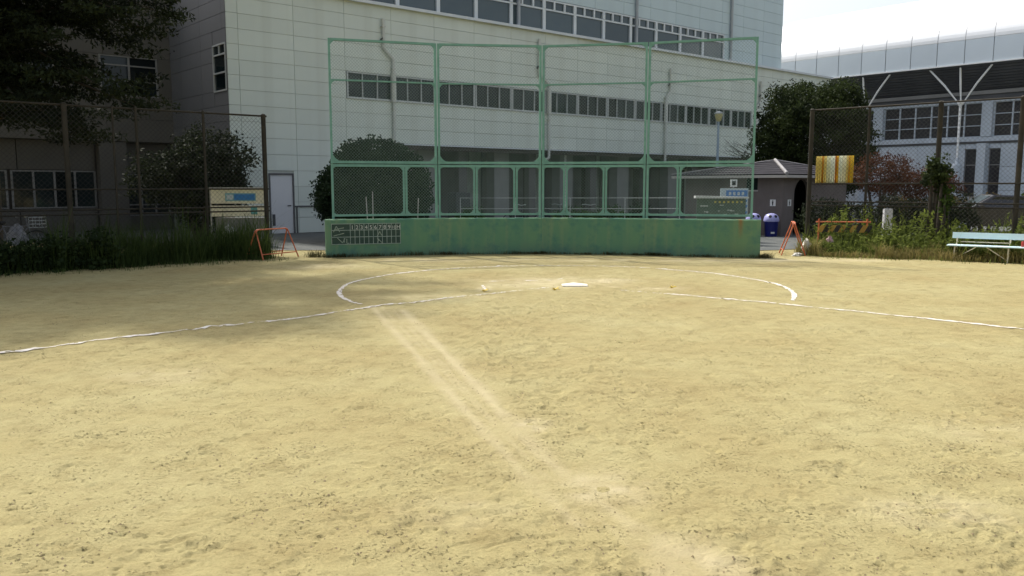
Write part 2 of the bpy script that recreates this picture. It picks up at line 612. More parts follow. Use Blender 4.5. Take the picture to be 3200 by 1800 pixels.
# ------------------------------------------------------------------ chalk lines and plate on the field
chalk = mat('chalk', (.66, .63, .58), (.50, .45, .37), scale=9, rough=.95, bump=.3, bscale=60)
def chalk_line(name, pts, width, label, seed, gaps=0.12, fade=None):
    g = random.Random(seed)
    P = [Vector((*p, 0)) for p in pts]
    dense = []
    for a, b in zip(P[:-1], P[1:]):
        n = max(1, int((b - a).length / 0.045))
        dense += [a.lerp(b, i / n) for i in range(n)]
    dense.append(P[-1])
    n = len(dense)
    na = vnoise(np.arange(n) * 0.045, np.zeros(n), .5, seed) ; nb = vnoise(np.arange(n) * 0.045, np.zeros(n), .13, seed + 1)
    vs, fs = [], []
    K = 6
    for i, p in enumerate(dense):
        d_ = (dense[min(i + 1, n - 1)] - dense[max(i - 1, 0)]).normalized()
        s = Vector((-d_.y, d_.x, 0))
        w = width * (.95 + .16 * na[i] + .18 * nb[i])
        c = p + s * (width * .2 * na[i])
        for k in range(K):
            q = c + s * w * ((k + g.uniform(-.25, .25)) / (K - 1) - .5)
            vs.append((q.x, q.y, ground_z(q.x, q.y) + 0.005))
    for i in range(n - 1):
        f_ = fade(i / n) if fade else 0
        for k in range(K - 1):
            edge_ = 0.25 if k in (0, K - 2) else 0.0
            if g.random() < gaps * (1.5 - 1.6 * nb[i] - .8 * na[i]) + edge_ + f_:
                continue
            a = i * K + k
            fs.append((a, a + 1, a + K + 1, a + K))
    me = MB().add(vs, fs).mesh(name, chalk)
    return tag(link(name, me), label, None, kind='structure')
chalk_line('chalk_line', [(-9.5, 4.3), (-6.7, 6.95), (-5.24, 8.37), (-4.39, 9.17), (-2.56, 10.87), (-1.98, 11.6), (.08, 13.43), (.62, 13.85)], .075, 'white chalk foul line running off to the left edge', 3,
           .09, fade=lambda t: .45 if (t > .86 or .60 < t < .63 or .70 < t < .72) else 0)
chalk_line('chalk_line', [(1.75, 13.55), (2.3, 13.16), (3.72, 12.11), (6.11, 9.79), (9.5, 6.5)], .072, 'white chalk foul line running off to the right edge', 5, .07, fade=lambda t: .5 if t < .07 else 0)
CC, CR = Vector((.86, 14.0)), 3.72
circ = [(CC.x + CR * math.cos(a), CC.y + CR * math.sin(a)) for a in np.linspace(R(-27), R(216), 95)]
chalk_line('chalk_circle', circ, .072, 'white chalk circle round the home plate', 8, .06, fade=lambda t: .35 if .33 < t < .6 else 0)
chalk_line('chalk_mark', [(-.42, 13.45), (-.5, 14.15)], .05, 'short worn chalk mark left of the home plate', 9, .3)
chalk_line('chalk_mark', [(-.5, 14.75), (.7, 14.95), (1.0, 15.3)], .06, 'faint chalk trace behind the home plate', 10, .55)
plate_m = mat('plate_rubber', (.80, .78, .72), (.72, .68, .58), scale=12, rough=.6)
hp = MB()
pz = ground_z(1.07, 14.1) + .012
pl = [(-.215, .0), (.215, 0), (.215, .215), (0, .43), (-.215, .215)]
vs = [(x, y, z) for z in (-.03, 0) for x, y in pl]
hp.add(vs, [(4, 3, 2, 1, 0), (5, 6, 7, 8, 9)] + [(i, (i + 1) % 5, 5 + (i + 1) % 5, 5 + i) for i in range(5)])
tag(hp.build('home_plate', plate_m, loc=(1.07, 14.0, pz)), 'white home plate lying in the chalk circle', 'home plate')
yel = mat('yellow_plastic', (.72, .55, .08), (.6, .42, .06), scale=20, rough=.5)
def marker(x, y, label, s):
    mb = MB()
    g = random.Random(s)
    z = ground_z(x, y)
    for k in range(4):                                  # a frayed cloth tag pinned flat to the soil
        a = g.uniform(0, 6.28)
        c, q = math.cos(a), math.sin(a)
        L_, w = g.uniform(.04, .09), .014
        pts = [(0, 0, .012), (c * L_ * .5 - q * w, q * L_ * .5 + c * w, .035), (c * L_, q * L_, g.uniform(.01, .07)), (c * L_ * .5 + q * w, q * L_ * .5 - c * w, .02)]
        mb.add(pts + [(p[0], p[1], p[2] - .006) for p in pts], [(0, 1, 2, 3), (7, 6, 5, 4), (0, 4, 5, 1), (1, 5, 6, 2), (2, 6, 7, 3), (3, 7, 4, 0)])
    mb.tube((0, 0, -.02), (0, 0, .02), .02, n=8)
    tag(mb.build('line_marker', yel, loc=(x, y, z)), label, 'marker', 'yellow markers pinned in the soil')
marker(-.45, 13.36, 'yellow tag in the soil left of the home plate by the chalk mark', 1)
marker(.70, 13.52, 'yellow tag in the soil just in front of the home plate', 2)
marker(2.68, 13.84, 'yellow tag in the soil right of the home plate', 3)

# ------------------------------------------------------------------ backstop: concrete wall and netted steel frame
POST = [(-4.31, 19.95), (-1.83, 20.72), (.74, 21.0), (3.28, 20.55), (5.72, 19.8)]
def backstop_wall_material():
    m = mat('green_wall_paint', (.075, .20, .12), (.115, .24, .12), scale=1.3, rough=.75, bump=.25, bscale=30,
            streak=(5, (.19, .26, .13), .75), wear=(2.4, (.05, .16, .12), .48, .7))
    N, L = m.node_tree.nodes, m.node_tree.links
    b = N['Principled BSDF']
    col = b.inputs['Base Color'].links[0].from_socket
    geo = N.new('ShaderNodeNewGeometry')
    sx = N.new('ShaderNodeSeparateXYZ')
    L.new(geo.outputs['Position'], sx.inputs[0])
    def mth(op, a, c, cl=False):
        n = N.new('ShaderNodeMath'); n.operation = op; n.use_clamp = cl
        for i, q in enumerate((a, c)):
            if isinstance(q, (int, float)): n.inputs[i].default_value = q
            else: L.new(q, n.inputs[i])
        return n.outputs[0]
    # dusty soil splashed on the foot of the wall, moss green towards the ends, one rust run below a bolt
    nz = N.new('ShaderNodeTexNoise'); nz.inputs['Scale'].default_value = 2.2; nz.inputs['Detail'].default_value = 6
    L.new(geo.outputs['Position'], nz.inputs['Vector'])
    low = mth('SUBTRACT', 0.30, sx.outputs['Z'])
    low = mth('MULTIPLY', low, 2.0)
    low = mth('ADD', low, mth('MULTIPLY', mth('SUBTRACT', nz.outputs['Fac'], .5), 1.3), True)
    def mix(f, a, c):
        x = N.new('ShaderNodeMix'); x.data_type = 'RGBA'
        L.new(f, x.inputs[0]); L.new(a, x.inputs[6]); x.inputs[7].default_value = (*c, 1)
        return x.outputs[2]
    col = mix(mth('MULTIPLY', low, .55), col, (.10, .15, .115))
    dx = mth('ABSOLUTE', mth('SUBTRACT', sx.outputs['X'], 5.42), 0)
    f = mth('SUBTRACT', 1.0, mth('MULTIPLY', dx, 14), True)
    f2 = mth('MULTIPLY', mth('SUBTRACT', sx.outputs['Z'], .42), 2.4, True)
    rust = mth('MULTIPLY', mth('MULTIPLY', f, f2), mth('ADD', nz.outputs['Fac'], .45), True)
    col = mix(rust, col, (.24, .085, .02))
    dx2 = mth('ABSOLUTE', mth('SUBTRACT', sx.outputs['X'], 5.35), 0)
    halo = mth('MULTIPLY', mth('SUBTRACT', 1.0, mth('MULTIPLY', dx2, 1.5), True), mth('MULTIPLY', nz.outputs['Fac'], .55), True)
    col = mix(halo, col, (.20, .25, .08))
    L.new(col, b.inputs['Base Color'])
    return m
gwall = backstop_wall_material()
ends = [(-4.46, 19.88)] + POST[1:4] + [(5.90, 19.74)]
bw = thing('backstop_wall', 'low green painted concrete wall under the backstop netting', 'wall', (0.74, 21.0, 0))
for i in range(4):
    (ax, ay), (bx, by) = ends[i], ends[i + 1]
    L_ = math.hypot(bx - ax, by - ay)
    a = math.atan2(by - ay, bx - ax)
    mb = MB()
    H_ = .90
    # a slab with a chamfered top edge and a slightly uneven face
    n = 26
    vs, fs = [], []
    g = random.Random(40 + i)
    prof = [(-.13, -.15), (-.13, H_ - .02), (-.11, H_), (.11, H_), (.13, H_ - .02), (.13, -.15)]
    for k in range(n + 1):
        x = .004 + (L_ - .008) * k / n
        wob = g.uniform(-.004, .004)
        for (y, z) in prof:
            vs.append((x, y + (wob if y < 0 else 0), z + (g.uniform(-.004, .004) if z > .5 else 0)))
    m_ = len(prof)
    for k in range(n):
        for j in range(m_ - 1):
            fs.append((k * m_ + j, (k + 1) * m_ + j, (k + 1) * m_ + j + 1, k * m_ + j + 1))
    fs += [tuple(range(m_)), tuple(range(n * m_ + m_ - 1, n * m_ - 1, -1))]
    mb.add(vs, fs)
    mb.build('wall_segment', gwall, bw, (ax - .74, ay - 21.0, 0), (0, 0, a))

frame_m = mat('green_steel', (.125, .275, .215), (.16, .33, .265), scale=6, rough=.5, wear=(14, (.20, .36, .28), .55, .8), spec=.4)
frame_dk = mat('green_net_wire', (.085, .16, .125), (.12, .20, .16), scale=3, rough=.55)
def net_mesh(name, w, h, pitch, r, m):
    """chain link: straight diagonal wires, triangular section, clipped to the w x h frame"""
    segs = []
    c = -h
    step = pitch * math.sqrt(2)
    while c < w:
        x0, x1 = max(0, c), min(w, c + h)
        if x1 - x0 > .01:
            segs.append(((x0, x0 - c), (x1, x1 - c), 1))
            segs.append(((x0, h - (x0 - c)), (x1, h - (x1 - c)), -1))
        c += step
    V, F = [], []
    for (a, b, s) in segs:
        d_ = np.array([b[0] - a[0], b[1] - a[1]]); d_ = d_ / np.linalg.norm(d_)
        pn = np.array([-d_[1], d_[0]])
        n = len(V)
        off = r * 0.8 * s
        for q in (a, b):
            V.append((q[0] + pn[0] * r, off, q[1] + pn[1] * r))
            V.append((q[0] - pn[0] * r, off, q[1] - pn[1] * r))
            V.append((q[0], off - 1.7 * r, q[1]))
        F += [(n, n + 1, n + 4, n + 3), (n + 1, n + 2, n + 5, n + 4), (n + 2, n, n + 3, n + 5)]
    return np_mesh(name, V, F, m)

bf = thing('backstop_frame', 'tall green steel backstop frame with chain link netting', 'backstop', (0.74, 21.0, .9))
BO = Vector((.74, 21.0, .9))
def bpart(name, mb, m, ax, ay, a):
    return mb.build(name, m, bf, (ax - BO.x, ay - BO.y, -BO.z), (0, 0, a))
def gusset(mb, x, z, sx, sz, s=.13):
    mb.prism([(x, z), (x + sx * s, z), (x + sx * s * .42, z + sz * s * .42), (x, z + sz * s)][::(1 if sx * sz > 0 else -1)], -.012, -.004)
DIV = {0: [1.78], 1: [.93, 1.93], 2: [.6, 1.58], 3: [.80]}
B_ = .052
for i in range(4):
    (ax, ay), (bx, by) = POST[i], POST[i + 1]
    L_ = math.hypot(bx - ax, by - ay)
    a = math.atan2(by - ay, bx - ax)
    e0, e1 = .012, L_ - .012
    # each panel is its own frame of angle iron, so two bars stand side by side at every post
    for x0 in (e0, e1 - B_):
        for z0, z1 in ((.90, 2.218), (2.218, 5.12)):
            mb = MB().box(x0, x0 + B_, -.02, .02, z0 + .004, z1 - .004)
            ix = x0 + (B_ - .006 if x0 == e0 else 0)
            mb.box(ix, ix + .006, .0205, .055, z0 + .004, z1 - .004)
            bpart('post', mb, frame_m, ax, ay, a)
    for z0, hh in ((.965, .05), (2.148, .06), (2.228, .06), (5.07, .05), (4.15, .035)):
        mb = MB().box(e0 + B_ + .002, e1 - B_ - .002, -.019, .019, z0, z0 + hh)
        mb.box(e0 + B_ + .002, e1 - B_ - .002, .0195, .05, z0, z0 + .006)
        bpart('rail', mb, frame_m, ax, ay, a)
    cuts = [e0 + B_ / 2 - .06] + DIV[i] + [e1 - B_ / 2 + .06]
    for x in DIV[i]:
        for s in (-1, 1):
            mb = MB().box(x + s * .032 - .023, x + s * .032 + .023, -.018, .018, 1.017, 2.146)
            bpart('post', mb, frame_m, ax, ay, a)
    for p, q in zip(cuts[:-1], cuts[1:]):
        for (x, sx) in ((p + .056, 1), (q - .056, -1)):
            for (z, sz) in ((1.017, 1), (2.146, -1)):
                mb = MB(); gusset(mb, x, z, sx, sz, .085)
                bpart('gusset_plate', mb, frame_m, ax, ay, a)
    for (x, sx) in ((e0 + B_ + .002, 1), (e1 - B_ - .002, -1)):
        for (z, sz, s) in ((2.290, 1, .135), (4.148, -1, .085), (5.068, -1, .10)):
            mb = MB(); gusset(mb, x, z, sx, sz, s)
            bpart('gusset_plate', mb, frame_m, ax, ay, a)
    for z0, z1 in ((1.0, 2.19), (2.29, 5.09)):
        me = net_mesh('netting', e1 - e0 - .02, z1 - z0, .053, .0022 if z0 < 2 else .0019, frame_dk)
        o = link('netting', me, bf, (ax - BO.x + math.cos(a) * (e0 + .01) - math.sin(a) * .03, ay - BO.y + math.sin(a) * (e0 + .01) + math.cos(a) * .03, z0 - BO.z), (0, 0, a))
        o['kind'] = 'stuff'

# scoreboard painted on a board let into the wall
sa = math.atan2(POST[1][1] - ends[0][1], POST[1][0] - ends[0][0])
sb = thing('scoreboard', 'dark scoreboard with white numbered grid on the green wall', 'scoreboard', (ends[0][0] + .17 * math.cos(sa), ends[0][1] + .17 * math.sin(sa) - .137, .30), sa)
board_m = mat('board_dark', (.018, .045, .032), (.035, .065, .045), scale=6, rough=.8, wear=(9, (.10, .14, .11), .60, .85))
line_m = mat('board_white_paint', (.34, .40, .34), (.22, .29, .24), scale=14, rough=.8)
SW, SH = 1.66, .50
MB().box(0, SW, -.012, 0, 0, SH).build('panel', board_m, sb)
fr = MB()
for z in (0, .172, .335, SH - .014):
    fr.box(0, SW, -.018, -.0122, z, z + .014)
xs = [0, .44] + [.44 + (SW - .44 - .014) / 11 * k for k in range(1, 12)]
for x in xs:
    fr.box(x, x + .012, -.0175, -.0123, .0145, SH - .0145)
fr.build('grid_lines', line_m, sb)
def text_mesh(txt, size):
    c = bpy.data.curves.new('t', 'FONT')
    c.body = txt; c.size = size; c.align_x = 'CENTER'; c.extrude = .002
    o = bpy.data.objects.new('t', c)
    COL.objects.link(o)
    dg = bpy.context.evaluated_depsgraph_get()
    me = bpy.data.meshes.new_from_object(o.evaluated_get(dg))
    bpy.data.objects.remove(o)
    return me
for k, t in enumerate(['1', '2', '3', '4', '5', '6', '7', '8', '9', '10', 'H']):
    me = text_mesh(t, .135 if t != '10' else .11)
    me.materials.clear(); me.materials.append(mat('digit_paint', (.58, .60, .54), (.46, .50, .44), scale=20, rough=.8))
    link('digit', me, sb, (xs[1] + (SW - .44) / 11 * (k + .5), -.0205, .362), (R(90), 0, 0))
sm = MB()                                   # half-erased chalk strokes in the team column and one score box
g = random.Random(2)
for (x0, z0, x1, z1) in ((.05, .30, .12, .44), (.12, .44, .2, .3), (.07, .36, .3, .40), (.05, .21, .3, .27), (.14, .16, .26, .04), (.26, .04, .32, .15), (.3, .05, .30, .15), (.36, .03, .36, .14), (.36, .03, .42, .03),
                         (1.09, .19, 1.15, .30), (1.15, .30, 1.2, .2), (1.09, .14, 1.2, .03), (1.09, .03, 1.13, .12)):
    d_ = Vector((x1 - x0, 0, z1 - z0)); n_ = Vector((-d_.z, 0, d_.x)).normalized() * .009
    vs = [Vector((x0, -.0165, z0)) + n_, Vector((x0, -.0165, z0)) - n_, Vector((x1, -.0165, z1)) - n_, Vector((x1, -.0165, z1)) + n_]
    sm.add(vs + [v + Vector((0, .004, 0)) for v in vs], [(0, 1, 2, 3), (7, 6, 5, 4), (0, 4, 5, 1), (1, 5, 6, 2), (2, 6, 7, 3), (3, 7, 4, 0)])
sm.build('chalk_stroke', mat('chalk_smear', (.20, .27, .20), (.30, .34, .26), scale=20, rough=.9), sb)

# thin stakes poking up behind the wall
stake_m = mat('stake_grey', (.42, .42, .38), (.3, .3, .27), scale=10, rough=.7)
for x, y, h, l, lab in ((-3.70, 21.5, 1.42, -.05, 'thin pale stake behind the netting above the scoreboard, left of a pair'), (-3.58, 21.5, 1.55, .0, 'thin pale stake behind the netting above the scoreboard, taller of a pair'),
                   (-2.50, 21.9, 1.38, .05, 'thin leaning stake behind the netting in front of the round bush edge'), (-1.98, 21.9, 1.2, .04, 'short pale stake behind the netting just left of a post')):
    mb = MB().path([(0, 0, 0), (l * .4, 0, h * .5), (l, 0, h - .01), (l, 0, h)], [.016, .015, .013, .004], 6)
    tag(mb.build('stake', stake_m, loc=(x, y, 0)), lab, 'stake', 'stakes behind the backstop')

# ------------------------------------------------------------------ the large pale building
WA = math.atan2(.652, .758)
bc1 = mat('wall_panel_paint', (.61, .665, .60), (.65, .705, .64), scale=.6, rough=.75, rand=.035, bump=.06, bscale=20, streak=(1.6, (.50, .53, .46), .55))
bc2 = mat('upper_panel_paint', (.47, .575, .61), (.50, .605, .64), scale=.5, rough=.7, rand=.025, streak=(1.4, (.42, .50, .53), .35))
core_m = mat('joint_sealant', (.47, .50, .455), (.41, .43, .39), scale=3, rough=.9)
trim_m = mat('white_trim', (.62, .66, .68), (.55, .60, .63), scale=2, rough=.5)
alu_m = mat('aluminium_frame', (.50, .52, .51), (.43, .46, .45), scale=3, rough=.4, spec=.5)
glass_m = mat('dark_glass', (.008, .015, .017), (.024, .034, .035), scale=.35, rough=.06, spec=.3, rand=.55)
glass_u = mat('sky_tinted_glass', (.050, .075, .09), (.075, .10, .105), scale=.4, rough=.12, spec=.45, rand=.2)  # blue-grey base colour stands in for sky reflected in the upper panes
pipe_m = mat('pipe_cream', (.58, .60, .55), (.52, .54, .49), scale=3, rough=.55, streak=(6, (.3, .3, .27), .4))
pipe_g = mat('pipe_grey', (.36, .39, .41), (.30, .33, .36), scale=3, rough=.5)
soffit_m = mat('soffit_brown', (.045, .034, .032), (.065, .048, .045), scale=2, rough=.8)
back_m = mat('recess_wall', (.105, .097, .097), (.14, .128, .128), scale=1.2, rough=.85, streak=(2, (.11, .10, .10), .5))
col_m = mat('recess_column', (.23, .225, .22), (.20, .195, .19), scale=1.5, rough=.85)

mbld = thing('school_building', 'large pale panelled building with window bands behind the backstop', 'building', (-9.44, 28.3, 0), WA)
END = 39.0
core = MB()
core.box(.05, 4.43, .03, 14, 0, 8.38)
core.box(4.43, 6.70, .03, 14, 0, 4.90); core.box(4.43, 6.70, .03, 14, 5.88, 8.38); core.box(4.43, 6.70, .16, 14, 4.90, 5.88)
core.box(6.70, END, .16, 14, 3.36, 8.38)
core.box(6.70, END, 3.0, 14, 0, 3.359)
core.build('wall_core', core_m, mbld)
ucore = MB().box(1.0, 34.0, .56, 13, 8.5, 14.6)
ucore.build('upper_wall_core', mat('upper_sealant', (.30, .33, .33), (.27, .3, .3), scale=3), mbld)
GAP = .013
def panel_row(z0, z1, xs_, m, y=0.0, th=.11, parent=mbld):
    for p, q in zip(xs_[:-1], xs_[1:]):
        if q - p < .06:
            continue
        piece('wall_panel', (q - p - GAP, th, z1 - z0 - GAP), (p + GAP / 2, y, z0 + GAP / 2), m, parent)
mods = [0, .4] + [2.4 + 2 * k for k in range(18)] + [END]
def clipx(a, b):
    return [a] + [x for x in mods if a + .05 < x < b - .05] + [b]
z_low = [.02 + .55 * k for k in range(7)]
z_low[-1] = 3.32
for p, q in zip(z_low[:-1], z_low[1:]):
    if q < 2.3:
        panel_row(p, q, [0, .4, 1.30], bc1); panel_row(p, q, clipx(2.24, 6.72), bc1)
    else:
        panel_row(p, q, clipx(0, 6.72), bc1)
for p, q in ((3.32, 3.86), (3.86, 4.39), (4.39, 4.90)):
    panel_row(p, q, clipx(0, END), bc1)
for p, q in ((4.90, 5.38), (5.38, 5.88)):
    panel_row(p, q, clipx(0, 4.43), bc1); panel_row(p, q, clipx(30.45, END), bc1)
zz = np.linspace(5.88, 8.40, 6)
for p, q in zip(zz[:-1], zz[1:]):
    panel_row(p, q, clipx(0, END), bc1)
# narrow left face round the corner
side = mat('side_panel_shaded', (.13, .135, .14), (.15, .155, .16), scale=.6, rough=.8, rand=.03)  # front wall's colour darkened: the shade on this face is put into it
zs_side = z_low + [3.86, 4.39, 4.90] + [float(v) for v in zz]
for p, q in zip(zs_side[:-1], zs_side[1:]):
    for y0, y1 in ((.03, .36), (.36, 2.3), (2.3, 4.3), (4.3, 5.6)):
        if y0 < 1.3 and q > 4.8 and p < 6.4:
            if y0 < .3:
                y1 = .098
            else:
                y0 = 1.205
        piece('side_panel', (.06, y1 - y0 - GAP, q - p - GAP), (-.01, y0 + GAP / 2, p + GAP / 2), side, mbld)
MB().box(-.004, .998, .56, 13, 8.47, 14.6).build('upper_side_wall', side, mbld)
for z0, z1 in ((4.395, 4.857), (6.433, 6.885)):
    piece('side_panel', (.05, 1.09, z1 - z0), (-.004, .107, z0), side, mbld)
# side window
sw = MB()
for z0, z1 in ((4.86, 4.91), (5.45, 5.50), (6.05, 6.10), (6.38, 6.43)):
    sw.box(-.03, .048, .10, 1.20, z0, z1)
for y in (.10, 1.15):
    sw.box(-.03, .047, y, y + .05, 4.911, 6.379)
sw.box(-.03, .046, .63, .67, 6.101, 6.379)
swo = sw.build('window', alu_m, mbld)
for z0, z1 in ((4.911, 5.449), (5.501, 6.049)):
    piece('pane', (.01, .998, z1 - z0), (.02, .151, z0), glass_m, swo)
for y in (.151, .671):
    piece('pane', (.01, .478, .278), (.02, y, 6.101), glass_m, swo)
# lower band of windows: groups of three panes
GRP = 2.0
gx0 = 4.46
for k in range(13):
    a, b = gx0 + k * GRP, gx0 + (k + 1) * GRP - .04
    mb = MB()
    mb.box(a, b, -.012, .09, 4.915, 4.96); mb.box(a, b, -.012, .09, 5.82, 5.865)
    mb.box(a - .03, b + .03, -.05, .02, 4.888, 4.914)
    w = (b - a)
    for j, ww in ((0, .06), (1, .032), (2, .032), (3, .06)):
        x = a + (w - ww) * j / 3 if j < 3 else b - ww
        mb.box(x, x + ww, -.010, .088, 4.961, 5.819)
    wo = mb.build('window', alu_m, mbld)
    for j in range(3):
        piece('pane', (w / 3 - .05, .01, .855), (a + .045 + j * w / 3, .05 + (.014 if j == 1 else 0), 4.962), glass_m, wo)
MB().box(4.45, 30.46, .105, .159, 4.90, 5.88).build('window_reveal', mat('reveal_dark', (.02, .02, .02)), mbld)
# ledge, recess trim and soffit
mb = MB().box(-.04, END, -.14, .50, 8.40, 8.455); mb.box(-.04, END, -.17, -.141, 8.36, 8.47)
mb.build('ledge', trim_m, mbld)
MB().box(6.72, END, -.03, .0, 3.27, 3.318).build('soffit_trim', trim_m, mbld)
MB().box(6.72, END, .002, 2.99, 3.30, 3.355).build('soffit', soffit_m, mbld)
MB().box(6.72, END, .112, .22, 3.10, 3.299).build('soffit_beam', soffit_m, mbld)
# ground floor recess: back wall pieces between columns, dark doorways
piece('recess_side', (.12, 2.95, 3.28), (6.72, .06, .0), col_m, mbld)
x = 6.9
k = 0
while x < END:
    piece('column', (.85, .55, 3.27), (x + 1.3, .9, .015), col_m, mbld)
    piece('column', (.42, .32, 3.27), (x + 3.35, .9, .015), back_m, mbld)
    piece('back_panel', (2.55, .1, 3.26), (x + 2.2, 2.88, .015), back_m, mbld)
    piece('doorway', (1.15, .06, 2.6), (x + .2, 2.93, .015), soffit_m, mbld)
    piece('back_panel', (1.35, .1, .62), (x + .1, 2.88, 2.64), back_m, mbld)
    x += 4.0
MB().path([(16.2, .55, .02), (16.2, .55, 3.1), (16.2, .5, 3.26)], .05, 8).build('white_pipe', mat('pipe_white', (.62, .62, .6), (.55, .55, .53), scale=4, rough=.5), mbld)
# downpipes of the lower storey, with hopper, offset and foot bend
def downpipe(t0, t1, ztop, zj, zbot, foot):
    y = -.10
    pts = [(t0, y, ztop), (t0, y, zj + .22), (t0, y, zj + .18), (t1, y, zj - .18), (t1, y, zj - .24), (t1, y, zbot + .15), (t1, y, zbot)]
    if foot:
        pts += [(t1 - .05, y + .02, zbot - .06), (t1 - .22, y + .2, zbot - .10)]
    MB().path(pts, .062, 10).build('downpipe', pipe_m, mbld)
    MB().path([(t0 - .02, y, zj + .55), (t0 - .1, y - .02, zj + .50), (t0 - .14, y, zj + .42)], .035, 6).build('overflow_spout', mat('spout_dark', (.08, .09, .08)), mbld)
    for z in (zbot + .5, 4.6, 6.1, ztop - .3):
        xx = t1 if z < zj else t0
        MB().box(xx - .08, xx + .08, y - .07, -.002, z, z + .035).build('pipe_bracket', pipe_m, mbld)
downpipe(6.0, 6.42, 7.9, 6.65, .1, False)
downpipe(13.95, 14.55, 8.05, 6.35, 2.95, True)
downpipe(22.98, 22.68, 7.6, 6.3, 2.95, True)
downpipe(31.1, 30.75, 7.6, 6.3, 2.95, True)
for t in (6.42, 14.55, 22.68):
    MB().tube((t, -.10, 4.86), (t, -.10, 5.95), .10, n=12).build('pipe_sleeve', pipe_m, mbld)
# upper storey: glazing band, then panels
ub = [1.2 + 1.93 * k for k in range(0, 15)]
for p, q in zip(ub[:-1], ub[1:]):
    mb = MB()
    mb.box(p, q, .44, .55, 8.50, 8.56); mb.box(p, q, .44, .55, 9.46, 9.53); mb.box(p, q, .44, .55, 9.86, 9.93)
    for x0, ww in ((p, .09), (q - .075, .075)):
        mb.box(x0, x0 + ww, .42, .552, 8.561, 9.459); mb.box(x0, x0 + ww, .42, .552, 9.531, 9.859)
    for j in (1, 2):
        x0 = p + (q - p) * j / 3
        mb.box(x0 - .045, x0 + .045, .43, .551, 9.531, 9.859)
    wo = mb.build('window', trim_m, mbld)
    piece('pane', (q - p - .17, .012, .897), (p + .092, .50, 8.562), glass_u, wo)
    for j in range(3):
        x0 = p + (q - p) * j / 3 + .095
        piece('pane', (.50, .012, .326), (x0, .505, 9.532), glass_u, wo)
uz = [9.95 + .58 * k for k in range(9)]
um = [1.0] + [2.0 + 2 * k for k in range(16)] + [34.0]
for p, q in zip(uz[:-1], uz[1:]):
    for a, b in zip(um[:-1], um[1:]):
        piece('upper_panel', (b - a - GAP, .1, q - p - GAP), (a + GAP / 2, .455, p + GAP / 2), bc2, mbld)
for p, q in ((8.5, 9.2), (9.2, 9.95)):
    for a, b in ((28.25, 30.0), (30.0, 32.0), (32.0, 34.0)):
        piece('upper_panel', (b - a - GAP, .1, q - p - GAP), (a + GAP / 2, .455, p + GAP / 2), bc2, mbld)
for t, zb in ((13.15, 8.52), (20.85, 8.52), (28.75, 8.52)):
    MB().path([(t, .36, 14.5), (t, .36, zb + .2), (t, .36, zb + .1), (t - .12, .34, zb + .02)], .075, 10).build('downpipe', pipe_g, mbld)
# steel door in the front wall
MB().box(1.30, 1.35, -.03, .1, 0.02, 2.13).box(2.19, 2.24, -.03, .1, .02, 2.13).box(1.3501, 2.1899, -.03, .1, 2.07, 2.13).build('door_frame', mat('door_frame_grey', (.10, .10, .105), (.14, .14, .14), scale=3), mbld)
door = MB().box(1.352, 2.188, .01, .05, .03, 2.068).build('door', mat('door_pale', (.66, .67, .68), (.62, .63, .645), scale=1, rough=.5), mbld)
MB().tube((2.08, -.03, 1.0), (2.08, .01, 1.0), .02).tube((2.08, -.03, 1.0), (1.97, -.035, 1.0), .014).build('handle', mat('dark_metal', (.05, .05, .055), rough=.4, metal=.6), door)
MB().box(2.25, 4.3, -.04, -.002, .94, .99).box(2.30, 2.34, -.04, -.002, .02, .939).build('guard_strip', mat('strip_dark', (.10, .10, .10)), mbld)
MB().box(1.40, 1.50, -.01, .012, .30, .70).build('delivery_flap', mat('flap_dark', (.06, .065, .07), (.09, .09, .1), scale=5), door)

# ------------------------------------------------------------------ darker wing to the left
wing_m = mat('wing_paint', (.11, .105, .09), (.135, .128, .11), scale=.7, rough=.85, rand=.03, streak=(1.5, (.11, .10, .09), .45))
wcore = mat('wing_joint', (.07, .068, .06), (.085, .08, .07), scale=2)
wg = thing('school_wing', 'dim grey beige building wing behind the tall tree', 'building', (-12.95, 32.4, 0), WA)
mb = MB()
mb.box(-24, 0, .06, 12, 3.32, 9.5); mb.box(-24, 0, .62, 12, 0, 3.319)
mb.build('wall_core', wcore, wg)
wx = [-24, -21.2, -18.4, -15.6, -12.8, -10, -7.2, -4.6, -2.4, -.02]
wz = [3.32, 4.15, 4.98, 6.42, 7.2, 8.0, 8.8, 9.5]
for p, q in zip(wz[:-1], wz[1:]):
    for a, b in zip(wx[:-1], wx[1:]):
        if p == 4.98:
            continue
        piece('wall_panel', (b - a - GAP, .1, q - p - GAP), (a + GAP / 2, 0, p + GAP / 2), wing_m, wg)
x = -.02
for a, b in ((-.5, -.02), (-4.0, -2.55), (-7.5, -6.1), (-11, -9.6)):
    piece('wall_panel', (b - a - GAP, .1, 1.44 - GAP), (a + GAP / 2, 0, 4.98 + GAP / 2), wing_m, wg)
def wing_window(a, b, z0, z1, y, nx_, zb, fm=alu_m):
    mb = MB()
    mb.box(a, b, y, y + .07, z0, z0 + .05); mb.box(a, b, y, y + .07, z1 - .05, z1)
    for z in zb:
        mb.box(a + .05, b - .05, y + .004, y + .066, z, z + .05)
    for j in range(nx_ + 1):
        x0 = a + (b - a - .07) * j / nx_
        mb.box(x0, x0 + .07, y + .002, y + .068, z0 + .051, z1 - .051)
    wo = mb.build('window', fm, wg)
    rows = [z0] + list(zb) + [z1 - .05]
    for j in range(nx_):
        for r0, r1 in zip(rows[:-1], rows[1:]):
            piece('pane', ((b - a - .07) / nx_ - .075, .01, r1 - r0 - .055), (a + (b - a - .07) * j / nx_ + .072, y + .035, r0 + .052), glass_m, wo)
dimf = mat('dim_frame', (.26, .26, .25), (.2, .2, .19), scale=3, rough=.5)
